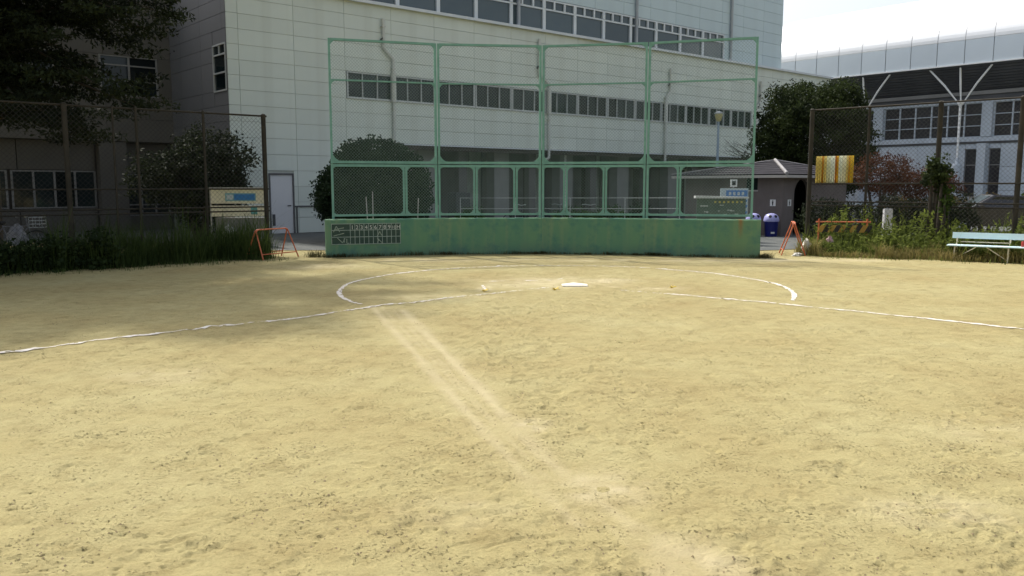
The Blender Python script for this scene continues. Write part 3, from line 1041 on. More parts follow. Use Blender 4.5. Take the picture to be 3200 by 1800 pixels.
for a, b in ((-2.55, -.5), (-6.1, -4.0), (-9.6, -7.5)):
    wing_window(a, b, 4.98, 6.42, .02, 2, [5.5, 6.05], dimf)
for a, b in ((-2.70, -1.76), (-24, -13)):
    piece('pier', (b - a, .5, 3.29), (a, .04, .01), wing_m, wg)
for k in range(4):
    piece('spandrel', (2.5, .12, 1.04), (-12.85 + k * 2.53, .5, 2.27), wing_m, wg)
    piece('sill_wall', (2.5, .12, .86), (-12.85 + k * 2.53, .5, .01), wing_m, wg)
wing_window(-5.5, -2.75, .89, 2.24, .5, 4, [], dimf)
wing_window(-8.3, -5.6, .89, 2.24, .5, 4, [], dimf)
piece('spandrel', (1.6, .12, 1.1), (-1.74, .5, 2.15), wing_m, wg)
wing_window(-1.72, -.1, .55, 2.14, .5, 3, [.95, 1.7], dimf)
piece('sill_wall', (1.6, .12, .53), (-1.74, .5, .01), wing_m, wg)

# ------------------------------------------------------------------ the hall with a vaulted metal roof on the right
GA = math.atan2(-.758, .652)
gym = thing('gymnasium', 'hall with curved silver roof and white branching struts at right', 'building', (27.4, 52, 0), GA)
roof_m = mat('roof_metal', (.74, .76, .78), (.78, .80, .82), scale=.3, rough=.45, metal=.35, rand=.015)
fasc_m = mat('fascia_metal', (.56, .63, .69), (.62, .69, .75), scale=.3, rough=.42, metal=.2, rand=.03)
gdark = mat('hall_dark_cladding', (.06, .064, .072), (.08, .083, .092), scale=1, rough=.6, rand=.06)
ggrey = mat('hall_grey', (.20, .20, .20), (.24, .24, .24), scale=1, rough=.7)
gpale = mat('hall_pale_wall', (.42, .48, .55), (.48, .54, .61), scale=.5, rough=.7, rand=.03, streak=(1.5, (.30, .34, .40), .4))
gwhite = mat('strut_white', (.82, .84, .85), (.78, .80, .81), scale=2, rough=.45)
gglass = mat('hall_glass', (.020, .020, .026), (.04, .04, .045), scale=.3, rough=.08, spec=.5)
G0, G1 = -15.0, 10.2
MB().box(G0, G1, 1.72, 24, 0, 9.5).build('wall_core', ggrey, gym)
MB().box(G0, G1, .3, 24, 9.02, 9.3).build('roof_deck', ggrey, gym)
sx0 = -9.58 - 1.62 * 3
nb = 15
arc = [(12.0 - 12.0 * math.cos(t), 10.49 + 4.6 * math.sin(t)) for t in np.linspace(0, math.pi / 2, 40)]
arc_me = None
for k in range(nb):
    a = sx0 + 1.62 * k
    piece('fascia_panel', (1.62 - .05, .08, 1.38), (a + .025, 0, 9.06), fasc_m, gym)
    if arc_me is None:
        mb = MB()
        vs, fs = [], []
        for (y, z) in arc:
            vs += [(.016, y, z), (1.604, y, z)]
        for (y, z) in arc:
            vs += [(.016, y + .02, z - .06), (1.604, y + .02, z - .06)]
        n = len(arc)
        for i in range(n - 1):
            fs.append((2 * i, 2 * i + 1, 2 * i + 3, 2 * i + 2))
            fs.append((2 * n + 2 * i, 2 * n + 2 * i + 2, 2 * n + 2 * i + 3, 2 * n + 2 * i + 1))
            fs.append((2 * i, 2 * i + 2, 2 * n + 2 * i + 2, 2 * n + 2 * i))
            fs.append((2 * i + 1, 2 * n + 2 * i + 1, 2 * n + 2 * i + 3, 2 * i + 3))
        fs += [(0, 2 * n, 2 * n + 1, 1)]
        mb.add(vs, fs, False)
        arc_me = mb.mesh('roof_panel', roof_m)
    link('roof_panel', arc_me, gym, (a, 0, 0))
seal = MB().box(G0, G1, .03, .075, 9.05, 10.5)
vs, fs = [], []
for (y, z) in arc:
    vs += [(G0, y + .03, z - .075), (G1, y + .03, z - .075)]
fs = [(2 * i, 2 * i + 1, 2 * i + 3, 2 * i + 2) for i in range(len(arc) - 1)]
seal.add(vs, fs)
seal.build('roof_seal', mat('roof_seal', (.30, .32, .34)), gym)
MB().box(G0, G1, -.05, .12, 8.98, 9.055).build('eave_trim', gwhite, gym)
# sloping dark soffit boards from the eave down to the window head
nbd = 10
for k in range(nbd):
    t0, t1 = k / nbd, (k + 1) / nbd
    y0, z0 = .12 + 1.4 * t0, 8.97 - 1.5 * t0
    y1, z1 = .12 + 1.4 * t1, 8.97 - 1.5 * t1
    mb = MB().prism([(0, 0), (0, 0)], 0, 0) if False else MB()
    vs = [(G0, y0, z0), (G1, y0, z0), (G1, y1, z1 + .03), (G0, y1, z1 + .03), (G0, y0 + .05, z0 + .03), (G1, y0 + .05, z0 + .03), (G1, y1 + .05, z1 + .06), (G0, y1 + .05, z1 + .06)]
    mb.add(vs, [(0, 3, 2, 1), (4, 5, 6, 7), (0, 1, 5, 4), (1, 2, 6, 5), (2, 3, 7, 6), (3, 0, 4, 7)])
    mb.build('soffit_board', gdark, gym)
MB().box(G0, G1, 1.35, 1.71, 7.28, 7.50).build('grey_band', ggrey, gym)
MB().box(G0, G1, 1.45, 1.71, 6.95, 7.278).build('head_band', gdark, gym)
MB().box(G0, G1, 1.50, 1.71, 6.80, 6.948).build('white_band', gpale, gym)
MB().box(G0, G1, 1.45, 1.71, 4.30, 4.42).build('sill_shadow', gdark, gym)
MB().box(G0, G1, 1.40, 1.71, 4.422, 4.70).build('sill_band', gpale, gym)
def hall_window(a, nx_):
    w = 1.03
    mb = MB()
    b = a + nx_ * w
    for z in (4.702, 5.37, 6.06, 6.75):
        mb.box(a, b, 1.58, 1.70, z, z + .048)
    for j in range(nx_ + 1):
        x0 = a + (b - a - .08) * j / nx_
        for z0, z1 in ((4.751, 5.369), (5.419, 6.059), (6.109, 6.749)):
            mb.box(x0, x0 + .08, 1.56, 1.70, z0, z1)
    wo = mb.build('window', gpale, gym)
    for j in range(nx_):
        for z0, z1 in ((4.752, 5.368), (5.42, 6.058), (6.11, 6.748)):
            piece('pane', (w - .1, .01, z1 - z0), (a + (b - a - .08) * j / nx_ + .085, 1.65, z0), gglass, wo)
hall_window(-12.2, 6); hall_window(-5.35, 6 - 0); hall_window(1.45, 6)
for a, b in ((-6.0, -5.36), (.84, 1.44), (7.64, 8.4), (-13.0, -12.22)):
    piece('pier', (b - a, .35, 2.09), (a, 1.36, 4.71), gpale, gym)
# lower wall: pale panels around tall dark windows
lowx = [-15, -12.6, -10.2, -7.8, -5.4, -3.0, -.05, .78, 1.35, 2.0, 4.4, 6.8, 9.2]
for p, q in zip(lowx[:-1], lowx[1:]):
    if (p, q) in ((-.05, .78), (1.35, 2.0)):
        piece('wall_panel', (q - p - .02, .2, .95), (p + .01, 1.5, .02), gpale, gym)
        fr = MB()
        for z in (.98, 1.75, 2.95, 3.92):
            fr.box(p, q, 1.62, 1.70, z, z + .05)
        for x0 in (p + .005, q - .035):
            fr.box(x0, x0 + .03, 1.625, 1.695, .98, 3.95)
        wo = fr.build('window', ggrey, gym)
        for z0, z1 in ((1.031, 1.749), (1.801, 2.949), (3.001, 3.919)):
            piece('pane', (q - p - .02, .01, z1 - z0), (p + .01, 1.66, z0), gglass, wo)
        piece('wall_panel', (q - p - .02, .2, .30), (p + .01, 1.5, 3.98), gpale, gym)
    else:
        for z0, z1 in ((.02, 1.4), (1.4, 2.85), (2.85, 4.29)):
            piece('wall_panel', (q - p - .02, .2, z1 - z0 - .02), (p + .01, 1.5, z0 + .01), gpale, gym)
piece('pier', (.5, .5, 4.27), (.81, 1.0, .02), gpale, gym)
def strut_column(x):
    y = .75
    MB().lathe([(.28, 0), (.28, 2.9), (.26, 3.05), (.12, 3.12), (.10, 3.4)], (x, y, 0), 16).build('pedestal', gpale, gym)
    MB().path([(x, y, 3.35), (x, y, 4.5), (x, y, 6.75)], [.055, .07, .085], 10).build('column', gwhite, gym)
    MB().lathe([(.10, 6.6), (.22, 6.78), (.22, 6.9), (.12, 6.95)], (x, y, 0), 12).build('column_head', gwhite, gym)
    for dx in (-1.85, .05, 1.95):
        MB().path([(x + dx * .1, y, 6.85), (x + dx * .5, y - .25, 7.9), (x + dx * .93, y - .48, 8.85), (x + dx, y - .5, 8.96)], [.04, .065, .06, .03], 8).build('strut', gwhite, gym)
for x in (-6.35, -.2, 5.95):
    strut_column(x)

# ------------------------------------------------------------------ public toilet with hipped roof
ta = WA
tl = thing('toilet_block', 'small brown public toilet with grey hipped roof', 'building', (9.05, 28.05, 0), ta)
tw_m = mat('toilet_wall', (.135, .115, .105), (.165, .14, .13), scale=2, rough=.85, bump=.2, bscale=40, streak=(2, (.09, .08, .075), .4))
tr_m = mat('toilet_roof', (.026, .025, .03), (.04, .038, .044), scale=3, rough=.9, spec=.15, rand=.12)
tcap = mat('ridge_cap', (.22, .21, .22), (.28, .27, .27), scale=3, rough=.6)
teave = mat('eave_board', (.42, .40, .37), (.36, .34, .32), scale=3, rough=.6)
# local x: right-hand face direction, local y: left-hand face direction
TX, TY, TZ = 4.3, 4.0, 2.02
wl = MB()
wl.box(0, TX, .002, .14, 0, TZ) if False else None
# right-hand face with an arched opening
def arch_wall(x0, x1, z1, ax0, ax1, az, y0, y1):
    mb = MB()
    mb.box(x0, ax0, y0, y1, 0, z1); mb.box(ax1, x1, y0, y1, 0, z1)
    n = 10
    r = (ax1 - ax0) / 2
    cx = (ax0 + ax1) / 2
    pts = [(cx - r * math.cos(math.pi * k / n), az + r * math.sin(math.pi * k / n)) for k in range(n + 1)]
    for (p, q) in zip(pts[:-1], pts[1:]):
        mb.prism([(p[0], p[1]), (q[0], q[1]), (q[0], z1), (p[0], z1)], y0, y1)
    return mb
arch_wall(0, TX, TZ, .75, 1.75, 1.42, 0, .14).build('front_wall', tw_m, tl)
MB().box(0, .14, .141, TY, 0, 1.55).box(0, .14, .141, .95, 1.55, TZ).box(0, .14, 1.40, TY, 1.55, TZ).build('side_wall', tw_m, tl)
MB().box(TX - .14, TX, .141, TY, 0, TZ).box(.141, TX - .141, TY - .14, TY, 0, TZ).build('rear_wall', tw_m, tl)
MB().box(.02, .03, .951, 1.399, 1.551, TZ).build('vent_window', glass_m, tl)
MB().box(-.02, .0, .93, 1.42, 1.50, 1.548).build('vent_sill', teave, tl)
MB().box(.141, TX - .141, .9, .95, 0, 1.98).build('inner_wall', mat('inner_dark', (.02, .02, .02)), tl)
O_ = .38
rx0, rx1, ry0, ry1 = -O_, TX + O_, -O_, TY + O_
MB().box(rx0, rx1, ry0, ry1, TZ - .06, TZ + .03).build('eave', teave, tl)
apx = [(2.2, 1.68), (2.35, 1.72)]
AZ = 2.60
def roof_face(p0, p1, q1, q0, rows=7):
    """courses of roofing between an eave edge p0-p1 and the ridge q0-q1, each course its own strip"""
    p0, p1, q0, q1 = map(Vector, (p0, p1, q0, q1))
    nrm = (p1 - p0).cross(q0 - p0).normalized()
    if nrm.z < 0: nrm = -nrm
    for k in range(rows):
        a, b = k / rows, min(1, (k + 1.1) / rows)
        c = [p0.lerp(q0, a) + nrm * .022, p1.lerp(q1, a) + nrm * .022, p1.lerp(q1, b) + nrm * .006, p0.lerp(q0, b) + nrm * .006]
        d_ = [v - nrm * .02 for v in c]
        mb = MB().add(c + d_, [(0, 1, 2, 3), (7, 6, 5, 4), (0, 4, 5, 1), (1, 5, 6, 2), (2, 6, 7, 3), (3, 7, 4, 0)])
        mb.build('roof_course', tr_m, tl)
e = TZ + .05
c00, c10, c11, c01 = (rx0, ry0, e), (rx1, ry0, e), (rx1, ry1, e), (rx0, ry1, e)
A0, A1 = (apx[0][0], apx[0][1], AZ), (apx[1][0], apx[1][1], AZ)
roof_face(c00, c10, A1, A0); roof_face(c01, c00, A0, A0); roof_face(c11, c01, A0, A1); roof_face(c10, c11, A1, A1)
for c in (c00, c10, c11, c01):
    a_ = A0 if c[0] < 1 else A1
    MB().path([Vector(c) + Vector((0, 0, .03)), Vector(c).lerp(Vector(a_), .5) + Vector((0, 0, .035)), Vector(a_) + Vector((0, 0, .035))], .062 if c == c00 else .02, 6).build('ridge_cap', tcap, tl)
# pictograms: white plates with a black standing figure
plate_w = mat('sign_white', (.70, .70, .68))
fig_m = mat('sign_black', (.015, .015, .015))
def pictogram(name, loc, rot, label):
    s = thing(name, label, 'sign', loc, rot)
    MB().box(-.105, .105, -.015, 0, -.11, .11).build('plate', plate_w, s)
    mb = MB().prism([(.020 * math.cos(t), .066 + .020 * math.sin(t)) for t in np.linspace(0, 2 * math.pi, 12)[:-1]][::-1], -.020, -.0152)
    mb.prism([(-.035, .042), (-.022, -.015), (-.016, -.09), (.016, -.09), (.022, -.015), (.035, .042)][::-1], -.020, -.0152)
    mb.build('figure', fig_m, s)
ca, sa_ = math.cos(ta), math.sin(ta)
def tloc(x, y, z):
    return (9.05 + x * ca - y * sa_, 28.05 + x * sa_ + y * ca, z)
pictogram('toilet_sign', tloc(-.004, .33, 1.12), ta - R(90), 'white toilet pictogram plate on the side wall above the bins')
pictogram('toilet_sign', tloc(.45, -.004, 1.12), ta, 'white toilet pictogram plate beside the arched entrance')

# recycling bins with domed lids
bin_b = mat('bin_blue', (.012, .018, .16), (.018, .025, .20), scale=3, rough=.4)
bin_l = mat('bin_lid', (.32, .32, .60), (.38, .38, .66), scale=3, rough=.4)
hole_m = mat('bin_hole', (.01, .01, .012))
def recycling_bin(loc, rz, label):
    b = thing('recycling_bin', label, 'bin', loc, rz, 'blue recycling bins by the toilet')
    MB().lathe([(.19, 0), (.20, .02), (.225, .46), (.235, .47), (.235, .50)], n=20).build('body', bin_b, b)
    lid = MB().lathe([(.25, .50), (.255, .53), (.25, .58), (.225, .66), (.17, .73), (.09, .765), (.01, .775)], n=20).build('lid', bin_l, b)
    for s in (-1, 1):
        c = Vector((s * .085, -.175, .66))
        d_ = Vector((s * .25, -.8, .55)).normalized()
        MB().tube(c - d_ * .03, c + d_ * .028, .052, n=14).build('hole', hole_m, lid)
    MB().box(-.06, .06, -.236, -.221, .10, .16).build('label', plate_w, b)
recycling_bin((8.10, 28.0, .013), .1, 'blue domed recycling bin beside the green wall end, left of the pair')
recycling_bin((8.66, 27.85, .013), -.05, 'blue domed recycling bin below the toilet pictogram, right of the pair')

# ------------------------------------------------------------------ chain link fences either side
fpost = mat('fence_brown', (.030, .027, .020), (.045, .039, .028), scale=5, rough=.75, wear=(12, (.075, .05, .028), .55, .8), spec=.2)
fwire = mat('fence_wire', (.03, .03, .025), (.045, .042, .035), scale=4, rough=.6)
def side_fence(name, p, a, length, posts, H_, rails, label, flip=1):
    f_ = thing(name, label, 'fence', (*p, 0), a)
    for x, r in posts:
        MB().tube((x, 0, -.3), (x, 0, H_), r, n=10).tube((x, 0, H_), (x, 0, H_ + .03), r * 1.15, r * .5, n=10).build('post', fpost, f_)
    for z, r in rails:
        MB().tube((0, -.045, z), (length, -.045, z), r, n=8).build('rail', fpost, f_)
    # netting in bays
    xs_ = sorted(x for x, r in posts if r > .03)
    for x0, x1 in zip(xs_[:-1], xs_[1:]):
        me = net_mesh('netting', x1 - x0 - .06, H_ - .08, .075, .0024, fwire)
        o = link('netting', me, f_, (x0 + .03, -.01, .05))
        o['kind'] = 'stuff'
    return f_
fl = side_fence('chainlink_fence', (-5.9, 20.4), math.atan2(-.652, -.758), 9.6, [(.1, .055), (1.55, .03), (3.02, .03), (3.5, .022), (4.43, .055), (6.8, .055), (9.5, .055)], 3.38,
                [(3.36, .022), (1.62, .018), (1.19, .018), (1.09, .018)], 'tall brown chain link fence on the left in shade')
frr = side_fence('chainlink_fence', (8.22, 22.9), math.atan2(-.672, .741), 9.6, [(-.10, .06), (1.42, .035), (3.12, .06), (4.88, .06), (7.2, .055), (9.5, .055)], 3.74,
                 [(3.72, .022), (1.75, .020), (1.27, .018), (1.17, .018)], 'tall brown chain link fence on the right above weeds')

# corrugated yellow sheet tied to the right fence
ra = math.atan2(-.672, .741)
cs = thing('corrugated_sheet', 'yellow and pale striped corrugated sheet tied behind the right fence', 'panel', (8.22 + .03 * .741 + .07 * .672, 22.9 - .03 * .672 + .07 * .741, 1.77), ra)
stripes = [((.68, .55, .16), .17), ((.55, .27, .03), .05), ((.70, .58, .20), .08), ((.72, .72, .50), .10), ((.76, .78, .64), .12), ((.52, .22, .02), .05), ((.66, .40, .03), .05), ((.74, .76, .60), .10),
           ((.72, .70, .50), .10), ((.70, .58, .20), .06), ((.56, .30, .03), .04), ((.68, .48, .05), .09)]
x = 0
for k, (c, w) in enumerate(stripes):
    n = max(2, int(w / .012))
    vs, fs = [], []
    for i in range(n + 1):
        xx = x + w * i / n
        yy = .012 * math.sin(xx * 2 * math.pi / .062)
        vs += [(xx, yy, 0), (xx, yy, .72), (xx, yy + .004, 0), (xx, yy + .004, .72)]
    for i in range(n):
        b = 4 * i
        fs += [(b, b + 4, b + 5, b + 1), (b + 2, b + 3, b + 7, b + 6), (b + 1, b + 5, b + 7, b + 3), (b, b + 2, b + 6, b + 4)]
    m_ = leafmat('sheet_%d' % k, tuple(v * .9 for v in c), c, 8, .45, .4)
    MB().add(vs, fs, True).build('stripe', m_, cs)
    x += w

# ------------------------------------------------------------------ barriers
orange = mat('barrier_orange', (.46, .10, .03), (.54, .15, .06), scale=8, rough=.5, wear=(16, (.50, .30, .20), .6, .8))
def barrier(loc, rz, W_, H_, label, spread_=.28):
    b = thing('folding_barrier', label, 'barrier', loc, rz)
    r = .0155
    for s in (-1, 1):
        for k, e_ in enumerate((-1, 1)):
            MB().tube((e_ * W_ / 2, s * spread_, 0), (e_ * (W_ / 2 - .06), s * .02, H_ - .05), r, n=8).build('leg', orange, b)
        MB().tube((-(W_ / 2 - .01), s * spread_ * .84, .12), ((W_ / 2 - .01), s * spread_ * .84, .12), r * .8, n=8).build('crossbar', orange, b)
        pts = [(-(W_ / 2 - .06), s * .02, H_ - .06), (-(W_ / 2 - .08), s * .02, H_ - .02), (-(W_ / 2 - .13), s * .02, H_)]
        pts += [(-q[0], q[1], q[2]) for q in pts[::-1]]
        MB().path(pts, r, 8).build('top_rail', orange, b)
    return b
barrier((-5.66, 19.62, .005), R(60), 1.12, .68, 'orange tube folding barrier by the left fence end')
barrier((6.95, 20.6, .006), R(76), .75, .80, 'orange tube folding barrier seen end on by the right fence')

# striped barrier board among the weeds and a pale cloth bundle
sbn = thing('striped_barrier', 'black and yellow striped barrier board half hidden in weeds', 'barrier', (7.72, 21.1, .07), -.2)
blk = mat('stripe_black', (.03, .025, .02))
ylw = mat('stripe_yellow', (.42, .25, .03), (.34, .18, .02), scale=6, rough=.5)
for x in (.05, 1.2):
    MB().tube((x, .03, 0), (x, .03, .80), .02).build('leg', orange, sbn)
MB().tube((-.02, .03, .72), (1.28, .03, .72), .018).build('top_rail', orange, sbn)
for k in range(10):
    x0 = k * .125
    MB().prism([(x0, .46), (x0 + .125, .46), (x0 + .225, .64), (x0 + .1, .64)], -.01, .01).build('stripe', blk if k % 2 else ylw, sbn)

def lumpy(name, loc, sc, m, label, cat, seed, rz=0):
    g = np.random.default_rng(seed)
    n, k = 18, 10
    vs, fs = [], []
    for j in range(k + 1):
        ph = math.pi * (j / k) * .5
        for i in range(n):
            th = 2 * math.pi * i / n
            q = 1 + .22 * math.sin(3 * th + j) + .12 * g.normal()
            vs.append((sc[0] * q * math.cos(th) * math.cos(ph), sc[1] * q * math.sin(th) * math.cos(ph), sc[2] * math.sin(ph) * (1 + .18 * math.sin(2 * th + seed)) * (1 + .05 * g.normal()) - .01))
    for j in range(k):
        for i in range(n):
            fs.append((j * n + i, j * n + (i + 1) % n, (j + 1) * n + (i + 1) % n, (j + 1) * n + i))
    o = MB().add(vs, fs, True).build(name, m, loc=loc, rot=(0, 0, rz))
    return tag(o, label, cat)
tarp = mat('tarp_white', (.62, .60, .54), (.45, .42, .34), scale=6, rough=.6, bump=.4, bscale=14)
lumpy('plastic_bag', (6.95, 20.2, .0), (.17, .09, .08), tarp, 'crumpled white plastic sheet on the ground by the right barrier', 'bag', 3, .6)
lumpy('plastic_bag', (7.28, 20.55, .0), (.17, .12, .36), tarp, 'pale plastic sack leaning against the right fence post', 'bag', 5, .3)
lumpy('cloth_bundle', (7.95, 20.8, .25), (.10, .06, .18), mat('cloth_pink', (.50, .22, .22), (.62, .50, .5), scale=7, rough=.8), 'pink and white cloth hung in the weeds by the striped barrier', 'cloth', 7)

# white marker post in the weeds
mb = MB().box(-.11, .11, -.06, .06, 0, 1.05); mb.box(-.105, .105, -.055, .055, 1.05, 1.065)
tag(mb.build('marker_post', mat('post_white', (.55, .56, .60), (.45, .46, .5), scale=5, rough=.6), loc=(10.35, 23.0, 0)), 'short white marker post standing in the weeds', 'post')

# ------------------------------------------------------------------ bench
bench_b = mat('bench_blue', (.56, .73, .78), (.62, .78, .82), scale=5, rough=.45, wear=(12, (.70, .78, .76), .58, .8))
bench_y = mat('bench_leg', (.72, .66, .48), (.62, .55, .38), scale=8, rough=.6)
bn = thing('park_bench', 'pale blue slatted park bench with cream legs in front of weeds', 'bench', (10.0, 18.98, 0), math.atan2(-.66, .90))
BL = 1.55
MB().box(0, BL, .30, .335, .50, .635).build('backrest', bench_b, bn)
for k in range(3):
    piece('seat_slat', (BL + .08, .105, .028), (-.06, -.06 + k * .115, .335), bench_b, bn, bevel=.005)
for x in (.10, 1.16):
    MB().path([(x, -.02, 0), (x, 0, .325)], .017, 6).build('leg', bench_y, bn)
    MB().path([(x, .30, 0), (x, .27, .325), (x, .345, .63)], .017, 6).build('leg', bench_y, bn)
    sgn = 1 if x < 1 else -1
    MB().path([(x + sgn * .02, 0, .06), (x + sgn * .42, .05, .318)], .011, 6).build('brace', bench_y, bn)
MB().tube((.10, .325, .42), (1.16, .325, .42), .010).build('back_rod', bench_y, bn)
can = thing('drink_can', 'small red drink can on the bench seat', 'can', (10.0 + .806 * 1.42 + .07, 18.98 - .591 * 1.42 + .1, .363))
MB().lathe([(.028, 0), (.033, .01), (.033, .11), (.026, .122)], n=12).build('body', mat('can_red', (.35, .04, .03), rough=.3), can)

# ------------------------------------------------------------------ boards and lamps behind the netting
mb_ = thing('map_board', 'dark green notice board with white cap behind the right netting', 'notice board', (5.35, 24.2, 0), -.05)
MB().box(0, 1.40, 0, .06, .72, 1.33).build('panel', mat('map_green', (.045, .075, .055), (.08, .11, .08), scale=3, rough=.5, wear=(5, (.25, .25, .2), .62, .8)), mb_)
MB().prism([(-.06, 1.335), (1.46, 1.335), (1.46, 1.38), (-.06, 1.41)], -.12, .18).build('cap', mat('cap_white', (.55, .56, .54), (.45, .46, .45), scale=4), mb_)
for x in (.06, 1.30):
    MB().box(x, x + .06, .061, .12, 0, 1.33).build('post', pipe_g, mb_)
mk = mat('mark_yellow', (.50, .42, .08))
for k in range(7):
    MB().box(.50 + k * .125, .555 + k * .125, -.006, -.001, 1.20, 1.255).build('mark', mk, mb_)
wh = mat('mark_white', (.45, .47, .44))
g = random.Random(9)
for k in range(9):
    x0 = .1 + g.random() * 1.1; z0 = .85 + g.random() * .3
    MB().box(x0, x0 + .04 + .12 * g.random(), -.006, -.001, z0, z0 + .02).build('mark', wh, mb_)
MB().box(.1, .32, -.006, -.001, 1.1, 1.13).build('mark', wh, mb_)

bs = thing('blue_sign', 'blue and white sign board behind the notice board at the netting edge', 'sign', (6.30, 25.3, 0), 0)
blue_m = mat('sign_blue', (.05, .16, .42), (.07, .2, .48), scale=4, rough=.5)
pale_m = mat('sign_pale', (.40, .48, .52), (.46, .52, .55), scale=4, rough=.5)
MB().box(0, .84, 0, .05, .75, 1.62).build('panel', pale_m, bs)
MB().box(.17, .82, -.008, -.001, 1.36, 1.56).build('blue_band', blue_m, bs)
for k in range(4):
    MB().box(.25 + k * .13, .32 + k * .13, -.014, -.009, 1.41, 1.51).build('letter', pale_m, bs)
for z0, z1 in ((.82, .93), (1.0, 1.12), (1.18, 1.28)):
    MB().prism([(.66, z0), (.80, z0 + .03), (.82, z1), (.68, z1 - .02)], -.010, -.001).build('blue_mark', blue_m, bs)
for x in (.08, .72):
    MB().box(x, x + .05, .051, .1, 0, .9).build('post', pipe_g, bs)

hs = thing('hanging_sign', 'small square white framed sign under the toilet eave beside the netting', 'sign', (7.25, 27.4, 0))
MB().box(-.11, .11, 0, .03, 1.66, 1.90).build('plate', plate_w, hs)
MB().box(-.06, .06, -.006, -.001, 1.71, 1.85).build('dark_square', fig_m, hs)
MB().box(-.12, .12, 0, .03, 1.46, 1.58).build('lower_plate', ylw, hs)
MB().box(-.02, .02, .031, .07, 0, 1.9).build('post', pipe_g, hs)

lp = thing('street_lamp', 'pale blue lamp post with lantern behind the right netting', 'lamp', (8.3, 34.0, 0))
MB().path([(0, 0, 0), (0, 0, 2), (0, 0, 4.25)], [.07, .06, .045], 10).build('pole', mat('lamp_blue', (.22, .30, .40), (.27, .35, .45), scale=4, rough=.5), lp)
MB().lathe([(.04, 4.25), (.10, 4.30), (.155, 4.48), (.155, 4.56)], n=14).build('globe', mat('lamp_globe', (.42, .38, .16), (.5, .45, .22), scale=5, rough=.4), lp)
MB().lathe([(.19, 4.56), (.19, 4.585), (.03, 4.67)], n=14).build('hood', pipe_g, lp)

# cream information board behind the left fence
ib = thing('information_board', 'cream information board with blue poster behind the left fence', 'notice board', (-8.42, 23.4, 0), .02)
cream = mat('board_cream', (.62, .59, .43), (.68, .64, .48), scale=3, rough=.6, streak=(4, (.34, .32, .24), .4))
MB().box(0, 1.55, 0, .06, 1.20, 1.60).build('upper_panel', cream, ib)
MB().box(0, 1.55, .002, .062, .84, 1.14).build('lower_panel', cream, ib)
MB().box(-.02, 1.57, -.06, .10, 1.602, 1.65).build('cap', mat('cap_grey', (.32, .32, .29)), ib)
for x in (-.035, 1.555):
    MB().box(x, x + .03, 0, .05, 0, 1.60).build('post', mat('cap_grey', (.32, .32, .29)), ib)
MB().box(.40, 1.25, -.008, -.001, 1.27, 1.49).build('poster', mat('poster_teal', (.18, .36, .38)), ib)
MB().box(.65, 1.22, -.014, -.009, 1.30, 1.46).build('poster_print', mat('poster_blue', (.03, .16, .40), (.05, .20, .45), scale=12), ib)
MB().box(.44, .62, -.013, -.009, 1.31, 1.45).build('poster_print', pale_m, ib)
MB().box(1.1, 1.28, -.008, -.001, .90, 1.12).build('poster', mat('poster_teal2', (.10, .30, .30)), ib)
MB().box(.08, 1.50, .07, .35, .02, .80).build('cabinet', mat('cabinet_grey', (.15, .15, .14), (.2, .2, .18), scale=4), ib)
lumpy('white_sack', (-7.85, 23.05, .02), (.27, .16, .52), mat('sack_white', (.50, .50, .48), (.36, .36, .35), scale=9, rough=.8, bump=.4, bscale=12), 'bulging white sack below the cream information board', 'sack', 12)

# two rail guard line in front of the recess
gr = thing('guard_rail', 'thin white two bar guard rail in front of the recessed ground floor', 'rail', (-1.6, 25.9, 0))
rw = mat('rail_white', (.42, .43, .42))
for k in range(5):
    MB().tube((k * 1.7, 0, 0), (k * 1.7, 0, 1.33), .012, n=6).build('post', rw, gr)
for z in (1.32, .99):
    MB().tube((0, 0, z), (6.8, 0, z), .009, n=6).build('bar', rw, gr)
tag(piece('utility_cabinet', (.62, .5, 1.45), (-1.95, 29.2, .013), mat('cabinet_dark', (.05, .05, .055), (.07, .07, .07), scale=3), None, (0, 0, WA), .02), 'dark utility cabinet against the recess beside the round bush', 'cabinet')

# ------------------------------------------------------------------ bicycles
tyre = mat('tyre', (.015, .015, .015), rough=.7)
def bicycle(loc, rz, label, cm, basket=False):
    b = thing('bicycle', label, 'bicycle', loc, rz, 'parked bicycles')
    for x in (-.52, .52):
        w = MB().torus((x, 0, .33), .31, .018, n=28).build('wheel', tyre, b)
        sp = MB()
        for k in range(9):
            t = 2 * math.pi * k / 9
            sp.tube((x, 0, .33), (x + .30 * math.cos(t), 0, .33 + .30 * math.sin(t)), .003, n=3, caps=False)
        sp.build('spokes', alu_m, w)
    fr = MB()
    for p, q in (((-.52, 0, .33), (-.05, 0, .30)), ((-.05, 0, .30), (-.18, 0, .78)), ((-.05, 0, .30), (.36, 0, .72)), ((-.18, 0, .74), (.35, 0, .76)), ((-.52, 0, .33), (-.17, 0, .72)), ((.52, 0, .33), (.35, 0, .74)), ((.35, 0, .74), (.32, 0, .95))):
        fr.tube(p, q, .015, n=6)
    fr.build('frame', cm, b)
    MB().path([(.18, -.27, .98), (.32, -.2, 1.0), (.33, 0, .96), (.32, .2, 1.0), (.18, .27, .98)], .012, 6).build('handlebar', alu_m, b)
    MB().lathe([(.03, .78), (.09, .82), (.10, .86), (.05, .87)], (-.20, 0, 0), 12).build('saddle', tyre, b)
    if basket:
        k_ = MB()
        for z in (.72, .80, .88, .96):
            k_.path([(.42, -.15, z), (.70, -.17, z), (.70, .17, z), (.42, .15, z), (.42, -.15, z)], .006, 4)
        for x, y in ((.42, -.15), (.70, -.17), (.70, .17), (.42, .15), (.56, -.16), (.56, .16)):
            k_.tube((x, y, .72), (x, y, .96), .005, n=4)
        k_.build('basket', alu_m, b)
bicycle((.15, 30.6, .013), WA + .2, 'dark bicycle parked in the recess left of the thick column', mat('bike_dark', (.03, .03, .035)))
